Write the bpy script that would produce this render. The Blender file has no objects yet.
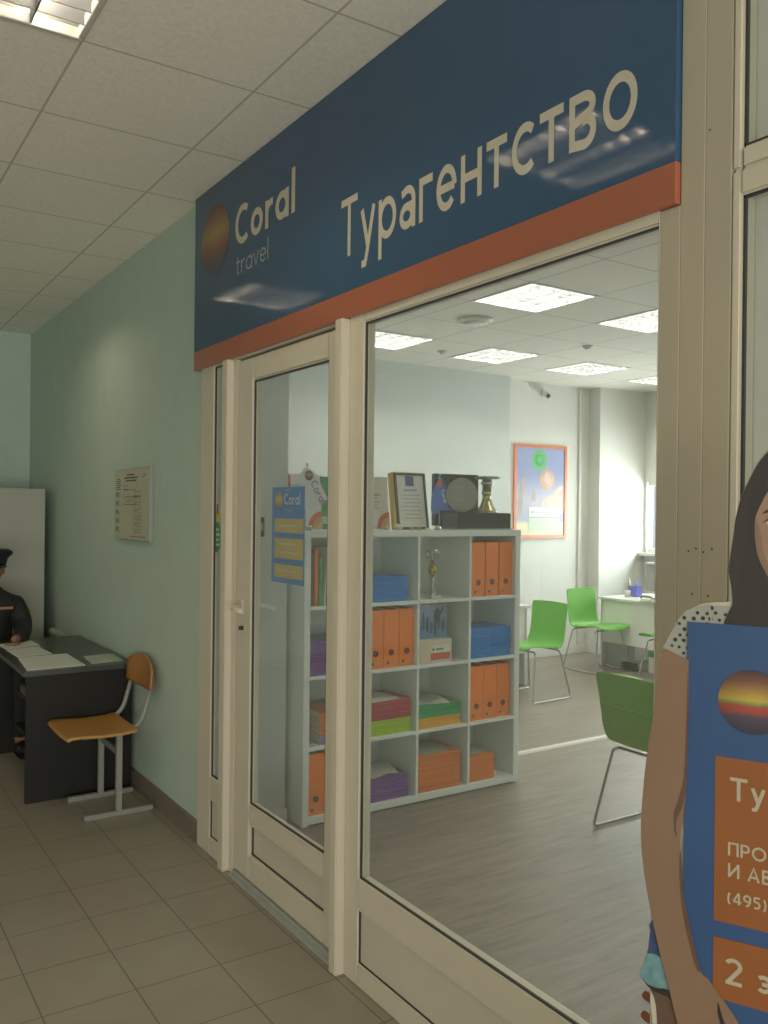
import bpy, bmesh, math, random
from mathutils import Vector, Matrix
random.seed(7)
S = bpy.context.scene
COL = S.collection
PI = math.pi

# ------------------------------------------------------------------ camera
CAMF, YAW, PITCH, ROLL, CAMH = 867.337, 0.58205697, -0.00172947, 0.01086225, 1.615
_cy, _sy = math.cos(YAW), math.sin(YAW)
FW = Vector((_sy*math.cos(PITCH), _cy*math.cos(PITCH), math.sin(PITCH)))
_r0 = Vector((_cy, -_sy, 0)); _u0 = _r0.cross(FW)
RT = _r0*math.cos(ROLL) + _u0*math.sin(ROLL); UP = RT.cross(FW)
CPOS = Vector((0, 0, CAMH))
cd = bpy.data.cameras.new('camera'); cam = bpy.data.objects.new('camera', cd); COL.objects.link(cam)
cd.sensor_fit = 'VERTICAL'; cd.sensor_height = 24.0; cd.lens = CAMF/1024*24.0
cd.clip_start = 0.02; cd.clip_end = 100
cam.matrix_world = Matrix(((RT.x, UP.x, -FW.x, 0), (RT.y, UP.y, -FW.y, 0), (RT.z, UP.z, -FW.z, CAMH), (0, 0, 0, 1)))
S.camera = cam
def on_plane(px, py, p0, n):
    d = FW + RT*((px-384)/CAMF) - UP*((py-512)/CAMF)
    return CPOS + d*((p0-CPOS).dot(n)/d.dot(n))

# ------------------------------------------------------------------ materials
def lin(c):
    if isinstance(c, str):
        c = [int(c[i:i+2], 16)/255 for i in (0, 2, 4)]
    return tuple((x/12.92 if x <= .04045 else ((x+.055)/1.055)**2.4) for x in c[:3]) + (1,)
def new_mat(name):
    m = bpy.data.materials.new(name); m.use_nodes = True
    nt = m.node_tree; b = nt.nodes['Principled BSDF']
    return m, nt, b
def node(nt, t, **kw):
    n = nt.nodes.new(t)
    for k, v in kw.items(): setattr(n, k, v)
    return n
def mat(name, c, rough=.5, metal=0, var=.06, scale=30, bump=0, bscale=120, spec=.5, stretch=(1, 1, 1)):
    """principled with procedural tone variation and optional bump"""
    m, nt, b = new_mat(name)
    L = nt.links.new
    tc = node(nt, 'ShaderNodeTexCoord'); mp = node(nt, 'ShaderNodeMapping'); mp.inputs['Scale'].default_value = stretch
    L(tc.outputs['Object'], mp.inputs['Vector'])
    nz = node(nt, 'ShaderNodeTexNoise'); nz.inputs['Scale'].default_value = scale; nz.inputs['Detail'].default_value = 4
    L(mp.outputs[0], nz.inputs['Vector'])
    col = lin(c)
    cr = node(nt, 'ShaderNodeValToRGB')
    cr.color_ramp.elements[0].position = .3; cr.color_ramp.elements[1].position = .7
    cr.color_ramp.elements[0].color = tuple(x*(1-var) for x in col[:3]) + (1,)
    cr.color_ramp.elements[1].color = tuple(min(1, x*(1+var)) for x in col[:3]) + (1,)
    L(nz.outputs['Fac'], cr.inputs[0]); L(cr.outputs[0], b.inputs['Base Color'])
    b.inputs['Roughness'].default_value = rough; b.inputs['Metallic'].default_value = metal
    b.inputs['Specular IOR Level'].default_value = spec
    if bump:
        n2 = node(nt, 'ShaderNodeTexNoise'); n2.inputs['Scale'].default_value = bscale; n2.inputs['Detail'].default_value = 3
        L(tc.outputs['Object'], n2.inputs['Vector'])
        bp = node(nt, 'ShaderNodeBump'); bp.inputs['Strength'].default_value = bump; bp.inputs['Distance'].default_value = .01
        L(n2.outputs['Fac'], bp.inputs['Height']); L(bp.outputs[0], b.inputs['Normal'])
    return m
def emit(name, c, s):
    m, nt, b = new_mat(name)
    b.inputs['Base Color'].default_value = lin(c); b.inputs['Emission Color'].default_value = lin(c)
    b.inputs['Emission Strength'].default_value = s
    return m
def grid_mat(name, tile, line, pitch, x0, y0, w, rough, noise_scale, nvar, spec=.5, bump=.15, tilevar=.06):
    """square tiles with joints, laid out in object (=world) coordinates"""
    m, nt, b = new_mat(name); L = nt.links.new
    tc = node(nt, 'ShaderNodeTexCoord'); sp = node(nt, 'ShaderNodeSeparateXYZ'); L(tc.outputs['Object'], sp.inputs[0])
    def M(op, a, bb=None, cc=None):
        n = node(nt, 'ShaderNodeMath', operation=op)
        for i, v in enumerate((a, bb, cc)):
            if v is None: continue
            if isinstance(v, (int, float)): n.inputs[i].default_value = v
            else: L(v, n.inputs[i])
        return n.outputs[0]
    masks = []; cells = []
    for o, off in ((sp.outputs[0], x0), (sp.outputs[1], y0)):
        t = M('DIVIDE', M('SUBTRACT', o, off), pitch)
        fr = M('FRACT', M('ADD', t, 100.0)); cells.append(M('FLOOR', M('ADD', t, 100.0)))
        d = M('MINIMUM', fr, M('SUBTRACT', 1.0, fr))
        masks.append(M('LESS_THAN', d, w/pitch/2))
    mask = M('MAXIMUM', masks[0], masks[1])
    cv = node(nt, 'ShaderNodeCombineXYZ'); L(cells[0], cv.inputs[0]); L(cells[1], cv.inputs[1])
    wn = node(nt, 'ShaderNodeTexWhiteNoise'); wn.noise_dimensions = '3D'; L(cv.outputs[0], wn.inputs['Vector'])
    nz = node(nt, 'ShaderNodeTexNoise'); nz.inputs['Scale'].default_value = noise_scale; nz.inputs['Detail'].default_value = 5
    L(tc.outputs['Object'], nz.inputs['Vector'])
    f = M('ADD', M('MULTIPLY', nz.outputs['Fac'], nvar*2), M('MULTIPLY', wn.outputs['Value'], tilevar))
    f = M('ADD', f, 1-nvar-tilevar/2)
    mx = node(nt, 'ShaderNodeVectorMath', operation='SCALE'); mx.inputs[0].default_value = lin(tile)[:3]; L(f, mx.inputs['Scale'])
    mix = node(nt, 'ShaderNodeMix', data_type='RGBA'); L(mask, mix.inputs['Factor'])
    L(mx.outputs[0], mix.inputs['A']); mix.inputs['B'].default_value = lin(line)
    L(mix.outputs['Result'], b.inputs['Base Color'])
    b.inputs['Roughness'].default_value = rough; b.inputs['Specular IOR Level'].default_value = spec
    bp = node(nt, 'ShaderNodeBump'); bp.inputs['Strength'].default_value = bump; bp.inputs['Distance'].default_value = .004
    h = M('SUBTRACT', M('MULTIPLY', nz.outputs['Fac'], .5), mask); L(h, bp.inputs['Height']); L(bp.outputs[0], b.inputs['Normal'])
    return m
def wood_floor(name, c1, c2):
    m, nt, b = new_mat(name); L = nt.links.new
    tc = node(nt, 'ShaderNodeTexCoord')
    mp = node(nt, 'ShaderNodeMapping'); mp.inputs['Scale'].default_value = (1.2, 9, 1); L(tc.outputs['Object'], mp.inputs[0])
    nz = node(nt, 'ShaderNodeTexNoise'); nz.inputs['Scale'].default_value = 3; nz.inputs['Detail'].default_value = 8; nz.inputs['Roughness'].default_value = .65
    L(mp.outputs[0], nz.inputs['Vector'])
    br = node(nt, 'ShaderNodeTexBrick'); br.inputs['Scale'].default_value = 1; br.inputs['Brick Width'].default_value = 1.2; br.inputs['Row Height'].default_value = .19
    br.inputs['Mortar Size'].default_value = .0015; br.inputs['Color1'].default_value = (.9, .9, .9, 1); br.inputs['Color2'].default_value = (1.08, 1.08, 1.08, 1); br.inputs['Mortar'].default_value = (.72, .72, .72, 1)
    L(tc.outputs['Object'], br.inputs['Vector'])
    cr = node(nt, 'ShaderNodeValToRGB'); cr.color_ramp.elements[0].position = .35; cr.color_ramp.elements[1].position = .68
    cr.color_ramp.elements[0].color = lin(c1); cr.color_ramp.elements[1].color = lin(c2); L(nz.outputs['Fac'], cr.inputs[0])
    mx = node(nt, 'ShaderNodeMix', data_type='RGBA', blend_type='MULTIPLY'); mx.inputs['Factor'].default_value = 1
    L(cr.outputs[0], mx.inputs['A']); L(br.outputs['Color'], mx.inputs['B']); L(mx.outputs['Result'], b.inputs['Base Color'])
    b.inputs['Roughness'].default_value = .42
    return m
def glass_mat(name, tint, haze, hazecol):
    m, nt, b = new_mat(name); L = nt.links.new
    nt.nodes.remove(b); out = nt.nodes['Material Output']
    tr = node(nt, 'ShaderNodeBsdfTransparent'); tr.inputs[0].default_value = tint
    gl = node(nt, 'ShaderNodeBsdfGlossy'); gl.inputs['Roughness'].default_value = .01
    df = node(nt, 'ShaderNodeBsdfDiffuse'); df.inputs[0].default_value = hazecol
    nz = node(nt, 'ShaderNodeTexNoise'); nz.inputs['Scale'].default_value = 3
    mr = node(nt, 'ShaderNodeMapRange'); mr.inputs['To Min'].default_value = haze*.7; mr.inputs['To Max'].default_value = haze*1.3; L(nz.outputs['Fac'], mr.inputs['Value'])
    m1 = node(nt, 'ShaderNodeMixShader'); L(mr.outputs[0], m1.inputs[0]); L(tr.outputs[0], m1.inputs[1]); L(df.outputs[0], m1.inputs[2])
    lw = node(nt, 'ShaderNodeLayerWeight'); lw.inputs['Blend'].default_value = .5
    pw = node(nt, 'ShaderNodeMath', operation='POWER'); L(lw.outputs['Facing'], pw.inputs[0]); pw.inputs[1].default_value = 4.5
    ma = node(nt, 'ShaderNodeMath', operation='MULTIPLY_ADD'); L(pw.outputs[0], ma.inputs[0]); ma.inputs[1].default_value = .8; ma.inputs[2].default_value = .03
    m2 = node(nt, 'ShaderNodeMixShader'); L(ma.outputs[0], m2.inputs[0]); L(m1.outputs[0], m2.inputs[1]); L(gl.outputs[0], m2.inputs[2])
    L(m2.outputs[0], out.inputs[0])
    return m
def ramp_mat(name, stops, axis=1, rough=.35, uvname=True, radial=0):
    """colour bands along a UV axis; radial darkens the rim like the printed ball"""
    m, nt, b = new_mat(name); L = nt.links.new
    uv = node(nt, 'ShaderNodeUVMap'); sp = node(nt, 'ShaderNodeSeparateXYZ'); L(uv.outputs[0], sp.inputs[0])
    nz = node(nt, 'ShaderNodeTexNoise'); nz.inputs['Scale'].default_value = 4; L(uv.outputs[0], nz.inputs['Vector'])
    ad = node(nt, 'ShaderNodeMath', operation='MULTIPLY_ADD'); L(nz.outputs['Fac'], ad.inputs[0]); ad.inputs[1].default_value = .06; L(sp.outputs[axis], ad.inputs[2])
    cr = node(nt, 'ShaderNodeValToRGB'); e = cr.color_ramp.elements
    while len(e) < len(stops): e.new(.5)
    for el, (p, c) in zip(e, stops): el.position = p; el.color = lin(c)
    L(ad.outputs[0], cr.inputs[0])
    src = cr.outputs[0]
    if radial:
        ds = node(nt, 'ShaderNodeVectorMath', operation='DISTANCE'); L(uv.outputs[0], ds.inputs[0]); ds.inputs[1].default_value = (.55, .55, 0)
        mr = node(nt, 'ShaderNodeMapRange'); mr.inputs['From Min'].default_value = .1; mr.inputs['From Max'].default_value = .6; mr.inputs['To Min'].default_value = 1.15; mr.inputs['To Max'].default_value = 1-radial
        L(ds.outputs['Value'], mr.inputs['Value'])
        sc = node(nt, 'ShaderNodeVectorMath', operation='SCALE'); L(src, sc.inputs[0]); L(mr.outputs[0], sc.inputs['Scale']); src = sc.outputs[0]
    L(src, b.inputs['Base Color']); b.inputs['Roughness'].default_value = rough
    return m

M = {}
M['corridor_tile'] = grid_mat('corridor_tile', '8f8677', '5c554a', .30, .018, .175, .005, .34, 9, .09, tilevar=.05)
M['ceil_tile'] = grid_mat('ceil_tile', 'faf5e6', 'c6c0af', .60, .11, .474, .009, .9, 75, .17, spec=.1, bump=.25, tilevar=.03)
M['shop_ceil'] = grid_mat('shop_ceil', 'dedacf', 'aca89c', .60, .13, .42, .012, .9, 90, .08, spec=.1, bump=.2, tilevar=.03)
M['shop_floor'] = wood_floor('shop_floor', '60564b', '82776b')
M['green_wall'] = mat('green_wall', 'b3c6b8', .62, var=.03, scale=6, bump=.12, bscale=180, spec=.3)
M['gray_wall'] = mat('gray_wall', 'c6ccc9', .7, var=.02, scale=4, bump=.05, bscale=200, spec=.2)
M['white_wall'] = mat('white_wall', 'd9d9d2', .7, var=.02, scale=4, bump=.05, bscale=200, spec=.2)
M['pvc'] = mat('pvc', 'cdc3ae', .4, var=.03, scale=5, spec=.4)
M['pvc_panel'] = mat('pvc_panel', 'c6bcaa', .45, var=.03, scale=5, spec=.4)
M['pillar'] = mat('pillar', 'ada28c', .5, var=.03, scale=6, bump=.04, bscale=60)
M['joint'] = mat('joint', '7d7464', .7)
M['gasket'] = mat('gasket', '262a2a', .6)
M['alu'] = mat('alu', 'aeb2ac', .5, metal=.25)
M['baseboard'] = mat('baseboard', '6f665a', .45, var=.12, scale=18)
M['white_trim'] = mat('white_trim', 'd2d2cb', .45)
M['glass'] = glass_mat('glass', (.91, .94, .93, 1), .06, (.7, .72, .66, 1))
M['blue'] = mat('sign_blue', '274b6c', .06, var=.04, scale=2)
M['orange'] = mat('sign_orange', 'a2583f', .1, var=.04, scale=2)
M['cream_letter'] = mat('cream_letter', 'c4bca6', .35)
M['dim_letter'] = mat('dim_letter', '9fa5a3', .35)
M['ball'] = ramp_mat('ball', [(0, '3d4250'), (.25, '55474f'), (.40, '7a463c'), (.50, '86603c'), (.62, '8f7a44'), (.8, '7c563e'), (1, '60423c')], radial=.3)
M['ball2'] = ramp_mat('ball2', [(0, '2f3446'), (.3, '4b3c4c'), (.37, '8e3a30'), (.47, '9a4030'), (.5, '5f7a3a'), (.56, 'a8923a'), (.68, '957037'), (.85, '6b4636'), (1, '4d3236')], radial=.45)
M['ball3'] = ramp_mat('ball3', [(0, '7d5a48'), (.3, 'c9843a'), (.6, 'e0b855'), (1, 'c08a40')], radial=.2)
M['shelf'] = mat('shelf_white', 'e2eae5', .45, var=.02, scale=5)
M['binder'] = mat('binder_orange', 'f27a1c', .45, var=.05, scale=12)
M['dark'] = mat('dark_plastic', '2a2622', .4)
M['black'] = mat('black_gloss', '1e1f24', .25)
M['steel'] = mat('steel', 'b9bcba', .22, metal=.9, var=.03)
M['gold'] = mat('gold', 'b89a4a', .25, metal=.9)
M['pale_gold'] = mat('pale_gold', 'c4b88e', .22, metal=.85)
M['pages'] = mat('pages', 'd8d6cc', .8, var=.08, scale=60, stretch=(1, 1, 12))
for k, c in dict(cat_blue='1878d0', cat_purple='6e3c94', cat_lilac='8f7fb0', cat_crimson='a83444', cat_lime='a4cc1c', cat_green='1f9a5c', cat_yellow='e6a41c', cat_orange='dc7420').items():
    M[k] = mat(k, c, .35, var=.12, scale=25, stretch=(1, 1, 6))
M['paper'] = mat('paper', 'dcdcd4', .75, var=.02)
M['paper_dim'] = mat('paper_dim', 'a9b3a4', .75, var=.04)
M['ink'] = mat('ink', '3d4038', .8)
M['ink_blue'] = mat('ink_blue', '3a4f8a', .6)
M['red'] = mat('red', 'c8503c', .5)
M['red_dull'] = mat('red_dull', 'a0563f', .5)
M['sheet_yellow'] = mat('sheet_yellow', 'd9b25c', .6)
M['sheet_green'] = mat('sheet_green', '4d9a6a', .55, var=.15, scale=14)
M['flag_blue'] = mat('flag_blue', '3f63b4', .6, var=.1, scale=30)
M['flag_white'] = mat('flag_white', 'd6d6da', .7)
M['chair_green'] = mat('chair_green', '62ab40', .38, var=.04, scale=8)
M['chair_fabric'] = mat('chair_fabric', '86bc66', .6, var=.08, scale=60, bump=.15, bscale=500)
M['desk_white'] = mat('desk_white', 'd6d6cd', .4, var=.02)
M['desk_gray'] = mat('desk_gray', '8f908b', .5, var=.04)
M['violet'] = mat('violet_plastic', '5a62c0', .35)
M['screen'] = mat('monitor_gray', '8b8d88', .4)
M['desk_dark'] = mat('desk_dark', '12120e', .55, spec=.25, var=.15, scale=20, stretch=(1, 8, 1))
M['desk_top'] = mat('desk_top', '2c342d', .3, var=.12, scale=10)
M['ply'] = mat('plywood', 'b07d3c', .4, var=.14, scale=10, stretch=(1.5, 12, 1.5))
M['ply_back'] = mat('plywood_back', 'a56c38', .4, var=.14, scale=10, stretch=(12, 1.5, 1.5))
M['frame_gray'] = mat('frame_gray', '84857c', .45)
M['board_alu'] = mat('board_alu', '9aa095', .4, metal=.3)
M['board_paper'] = mat('board_paper', 'b3b096', .5, var=.04, scale=8)
M['cabinet'] = mat('cabinet_white', 'a3a496', .55, var=.03, scale=3)
M['uniform'] = mat('uniform', '101215', .75, var=.2, scale=40)
M['skin'] = mat('skin', '8e6248', .6, var=.06, scale=20)
M['hair_dark'] = mat('hair_dark', '1d1916', .6)
M['badge'] = mat('badge_gold', '8a6f2c', .5)
M['lamp_frame'] = mat('lamp_frame', 'd0d0ca', .4)
M['louvre'] = mat('louvre', '74767a', .5)
M['tube'] = emit('tube', (1, .97, .9), 112)
M['tube_warm'] = emit('tube_warm', (1, .93, .8), 72)
M['tray_dim'] = mat('tray_dim', '6e6e6a', .5)
M['tray'] = mat('tray', '9a9a96', .5)
M['sticker_green'] = mat('sticker_green', '3f8a48', .5); M['sticker_yellow'] = mat('sticker_yellow', 'd0b83a', .5)
def blind_mat():
    m, nt, b = new_mat('blind_cloth'); L = nt.links.new
    tl = node(nt, 'ShaderNodeBsdfTranslucent'); tl.inputs[0].default_value = lin('fbfaf4'); b.inputs['Base Color'].default_value = lin('fbfaf4'); b.inputs['Roughness'].default_value = .9
    nz = node(nt, 'ShaderNodeTexNoise'); nz.inputs['Scale'].default_value = 2; mr = node(nt, 'ShaderNodeMapRange'); mr.inputs['To Min'].default_value = .08; mr.inputs['To Max'].default_value = .12; L(nz.outputs['Fac'], mr.inputs['Value'])
    mx = node(nt, 'ShaderNodeMixShader'); L(mr.outputs[0], mx.inputs[0]); L(b.outputs[0], mx.inputs[1]); L(tl.outputs[0], mx.inputs[2]); L(mx.outputs[0], nt.nodes['Material Output'].inputs[0]); return m
M['blind'] = blind_mat()
M['ivory'] = mat('ivory', 'd0c6ae', .5)
# printed standee
M['p_white'] = mat('foam_white', 'b0aa98', .6)
M['p_hair'] = mat('print_hair', '241c1a', .45, var=.3, scale=9, stretch=(6, 6, .6))
M['p_skin'] = mat('print_skin', '775a45', .5, var=.05, scale=5)
M['p_skin_d'] = mat('print_skin_shade', '523b2d', .5, var=.05, scale=5)
M['p_face'] = mat('print_face', '8a6a56', .5, var=.04, scale=5)
M['p_lip'] = mat('print_lip', 'a04a48', .5); M['p_eye'] = mat('print_eye', '251c1a', .4); M['p_eyew'] = mat('print_eye_white', 'a49c92', .5)
M['p_blouse'] = mat('print_blouse', '8e8e84', .5, var=.06, scale=14)
M['p_dot'] = mat('print_dot', '1c1c1e', .5)
M['p_denim'] = mat('print_denim', '26385c', .55, var=.25, scale=60)
M['p_cuff'] = mat('print_cuff', '5b8284', .55, var=.25, scale=60)
M['p_blue'] = mat('print_blue', '26436e', .38, var=.05, scale=5)
M['p_orange'] = mat('print_orange', '82481f', .38, var=.05, scale=5)
M['p_letter'] = mat('print_letter', 'a59a80', .5)
# poster
M['po_frame'] = mat('poster_frame', 'd9764f', .4)
M['po_sky'] = ramp_mat('poster_sky', [(0, 'd9cf9e'), (.16, 'd8cda8'), (.2, '8d98ad'), (.45, 'a8a3b4'), (.7, '8088b8'), (1, '8f9cc8')])
M['po_green'] = mat('poster_green', '5fb06a', .4); M['po_gold'] = mat('poster_gold', 'c79a78', .4, var=.3, scale=9)
M['po_tower'] = mat('poster_tower', '9a8f86', .4, var=.2, scale=8); M['po_text'] = mat('poster_text', 'd6d4d2', .4)
M['po_pale'] = mat('poster_pale', 'bcd0ae', .4); M['po_pink'] = mat('poster_pink', 'd8b0a4', .4, var=.2, scale=9)
M['pic_blue'] = ramp_mat('picture_blue', [(0, '5d86b4'), (.4, '4f78aa'), (.7, '7892bb'), (1, '8ba0c2')])

# ------------------------------------------------------------------ mesh helpers
class MB:
    def __init__(s): s.bm = bmesh.new(); s.uv = s.bm.loops.layers.uv.new('UVMap')
    def face(s, pts, mi=0, uvs=None):
        vs = [s.bm.verts.new(p) for p in pts]; f = s.bm.faces.new(vs); f.material_index = mi
        if uvs:
            for l, u in zip(f.loops, uvs): l[s.uv].uv = u
        return f
    def box(s, x0, x1, y0, y1, z0, z1, bev=0, mi=0, seg=2, mtx=None):
        b = bmesh.new()
        bmesh.ops.create_cube(b, size=1)
        for v in b.verts: v.co = Vector(((x0+x1)/2+v.co.x*(x1-x0), (y0+y1)/2+v.co.y*(y1-y0), (z0+z1)/2+v.co.z*(z1-z0)))
        if bev: bmesh.ops.bevel(b, geom=b.edges[:], offset=bev, segments=seg, affect='EDGES', clamp_overlap=True)
        return s.merge(b, mi, mtx)
    def merge(s, b, mi=0, mtx=None):
        mp = {}
        for v in b.verts: mp[v] = s.bm.verts.new(mtx @ v.co if mtx else v.co)
        for f in b.faces:
            try: nf = s.bm.faces.new([mp[v] for v in f.verts])
            except ValueError: continue
            nf.material_index = mi; nf.smooth = f.smooth
        b.free(); return s
    def tube(s, pts, r, seg=10, mi=0, closed=False, caps=True):
        pts = [Vector(p) for p in pts]; n = len(pts); rings = []
        rr = r if isinstance(r, (list, tuple)) else [r]*n
        prev = None
        for i, p in enumerate(pts):
            if closed: t = (pts[(i+1) % n]-pts[i-1])
            else: t = pts[min(i+1, n-1)]-pts[max(i-1, 0)]
            t.normalize()
            if prev is None:
                a = Vector((0, 0, 1)) if abs(t.z) < .9 else Vector((1, 0, 0)); u = t.cross(a).normalized()
            else: u = (prev-t*prev.dot(t)).normalized()
            prev = u; w = t.cross(u)
            rings.append([s.bm.verts.new(p+(u*math.cos(2*PI*k/seg)+w*math.sin(2*PI*k/seg))*rr[i]) for k in range(seg)])
        rng = range(n) if closed else range(n-1)
        for i in rng:
            A, B = rings[i], rings[(i+1) % n]
            for k in range(seg):
                f = s.bm.faces.new((A[k], A[(k+1) % seg], B[(k+1) % seg], B[k])); f.smooth = True; f.material_index = mi
        if caps and not closed:
            s.bm.faces.new(rings[0][::-1]).material_index = mi; s.bm.faces.new(rings[-1]).material_index = mi
        return s
    def lathe(s, prof, c=(0, 0, 0), seg=20, mi=0, axis='Z'):
        rings = []
        def P(r, h, a):
            x, y = r*math.cos(a), r*math.sin(a)
            return Vector(c)+{'Z': Vector((x, y, h)), 'X': Vector((h, x, y)), 'Y': Vector((x, h, y))}[axis]
        for r, h in prof: rings.append([s.bm.verts.new(P(max(r, 1e-4), h, 2*PI*k/seg)) for k in range(seg)])
        for A, B in zip(rings, rings[1:]):
            for k in range(seg):
                f = s.bm.faces.new((A[k], A[(k+1) % seg], B[(k+1) % seg], B[k])); f.smooth = True; f.material_index = mi
        s.bm.faces.new(rings[0][::-1]).material_index = mi; s.bm.faces.new(rings[-1]).material_index = mi
        return s
    def ball(s, c, r, mi=0, u=16, v=10):
        b = bmesh.new(); bmesh.ops.create_uvsphere(b, u_segments=u, v_segments=v, radius=1)
        rr = r if isinstance(r, (tuple, list)) else (r, r, r)
        for x in b.verts: x.co = Vector((c[0]+x.co.x*rr[0], c[1]+x.co.y*rr[1], c[2]+x.co.z*rr[2]))
        for f in b.faces: f.smooth = True
        return s.merge(b, mi)
    def prism(s, poly, a, b, axis='X', mi=0):
        """extrude a 2-D polygon along an axis from a to b"""
        def P(u, v, t): return {'X': (t, u, v), 'Y': (u, t, v), 'Z': (u, v, t)}[axis]
        A = [s.bm.verts.new(P(u, v, a)) for u, v in poly]; B = [s.bm.verts.new(P(u, v, b)) for u, v in poly]
        n = len(poly)
        for i in range(n): s.bm.faces.new((A[i], A[(i+1) % n], B[(i+1) % n], B[i])).material_index = mi
        s.bm.faces.new(A[::-1]).material_index = mi; s.bm.faces.new(B).material_index = mi
        return s
    def mesh_in(s, me, mtx, mi=0):
        b = bmesh.new(); b.from_mesh(me); return s.merge(b, mi, mtx)
def put(name, mb, mats, parent=None, recalc=True, local=False):
    bm = mb.bm
    if parent is not None and not local:
        inv = parent.matrix_basis.inverted(); bmesh.ops.transform(bm, matrix=inv, verts=bm.verts)
    if recalc: bmesh.ops.recalc_face_normals(bm, faces=bm.faces)
    me = bpy.data.meshes.new(name); bm.to_mesh(me); bm.free()
    for m in (mats if isinstance(mats, (list, tuple)) else [mats]): me.materials.append(m)
    o = bpy.data.objects.new(name, me); COL.objects.link(o)
    if parent is not None: o.parent = parent
    return o
def tag(o, label, cat, group=None):
    o['label'] = label; o['category'] = cat
    if group: o['group'] = group
    return o
def thing(name, label, cat, loc=(0, 0, 0), rotz=0, group=None):
    o = bpy.data.objects.new(name, None); COL.objects.link(o); o.empty_display_size = .1
    o.location = loc; o.rotation_euler = (0, 0, rotz)
    o.matrix_basis = Matrix.Translation(loc) @ Matrix.Rotation(rotz, 4, 'Z')
    if label: tag(o, label, cat, group)
    return o
def struct_root(name, loc=(0, 0, 0)):
    o = thing(name, None, None, loc); o['kind'] = 'structure'; return o
def struct(name, mb, m): o = put(name, mb, m); o['kind'] = 'structure'; return o
def dup(root, loc, rotz, label=None, group=None):
    r = root.copy(); COL.objects.link(r); r.location = loc; r.rotation_euler = (0, 0, rotz)
    r.matrix_basis = Matrix.Translation(loc) @ Matrix.Rotation(rotz, 4, 'Z')
    if label: r['label'] = label
    if group: r['group'] = group
    for ch in list(root.children):
        c = ch.copy(); COL.objects.link(c); c.parent = r
        for g in list(ch.children):
            d = g.copy(); COL.objects.link(d); d.parent = c
    return r
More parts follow.
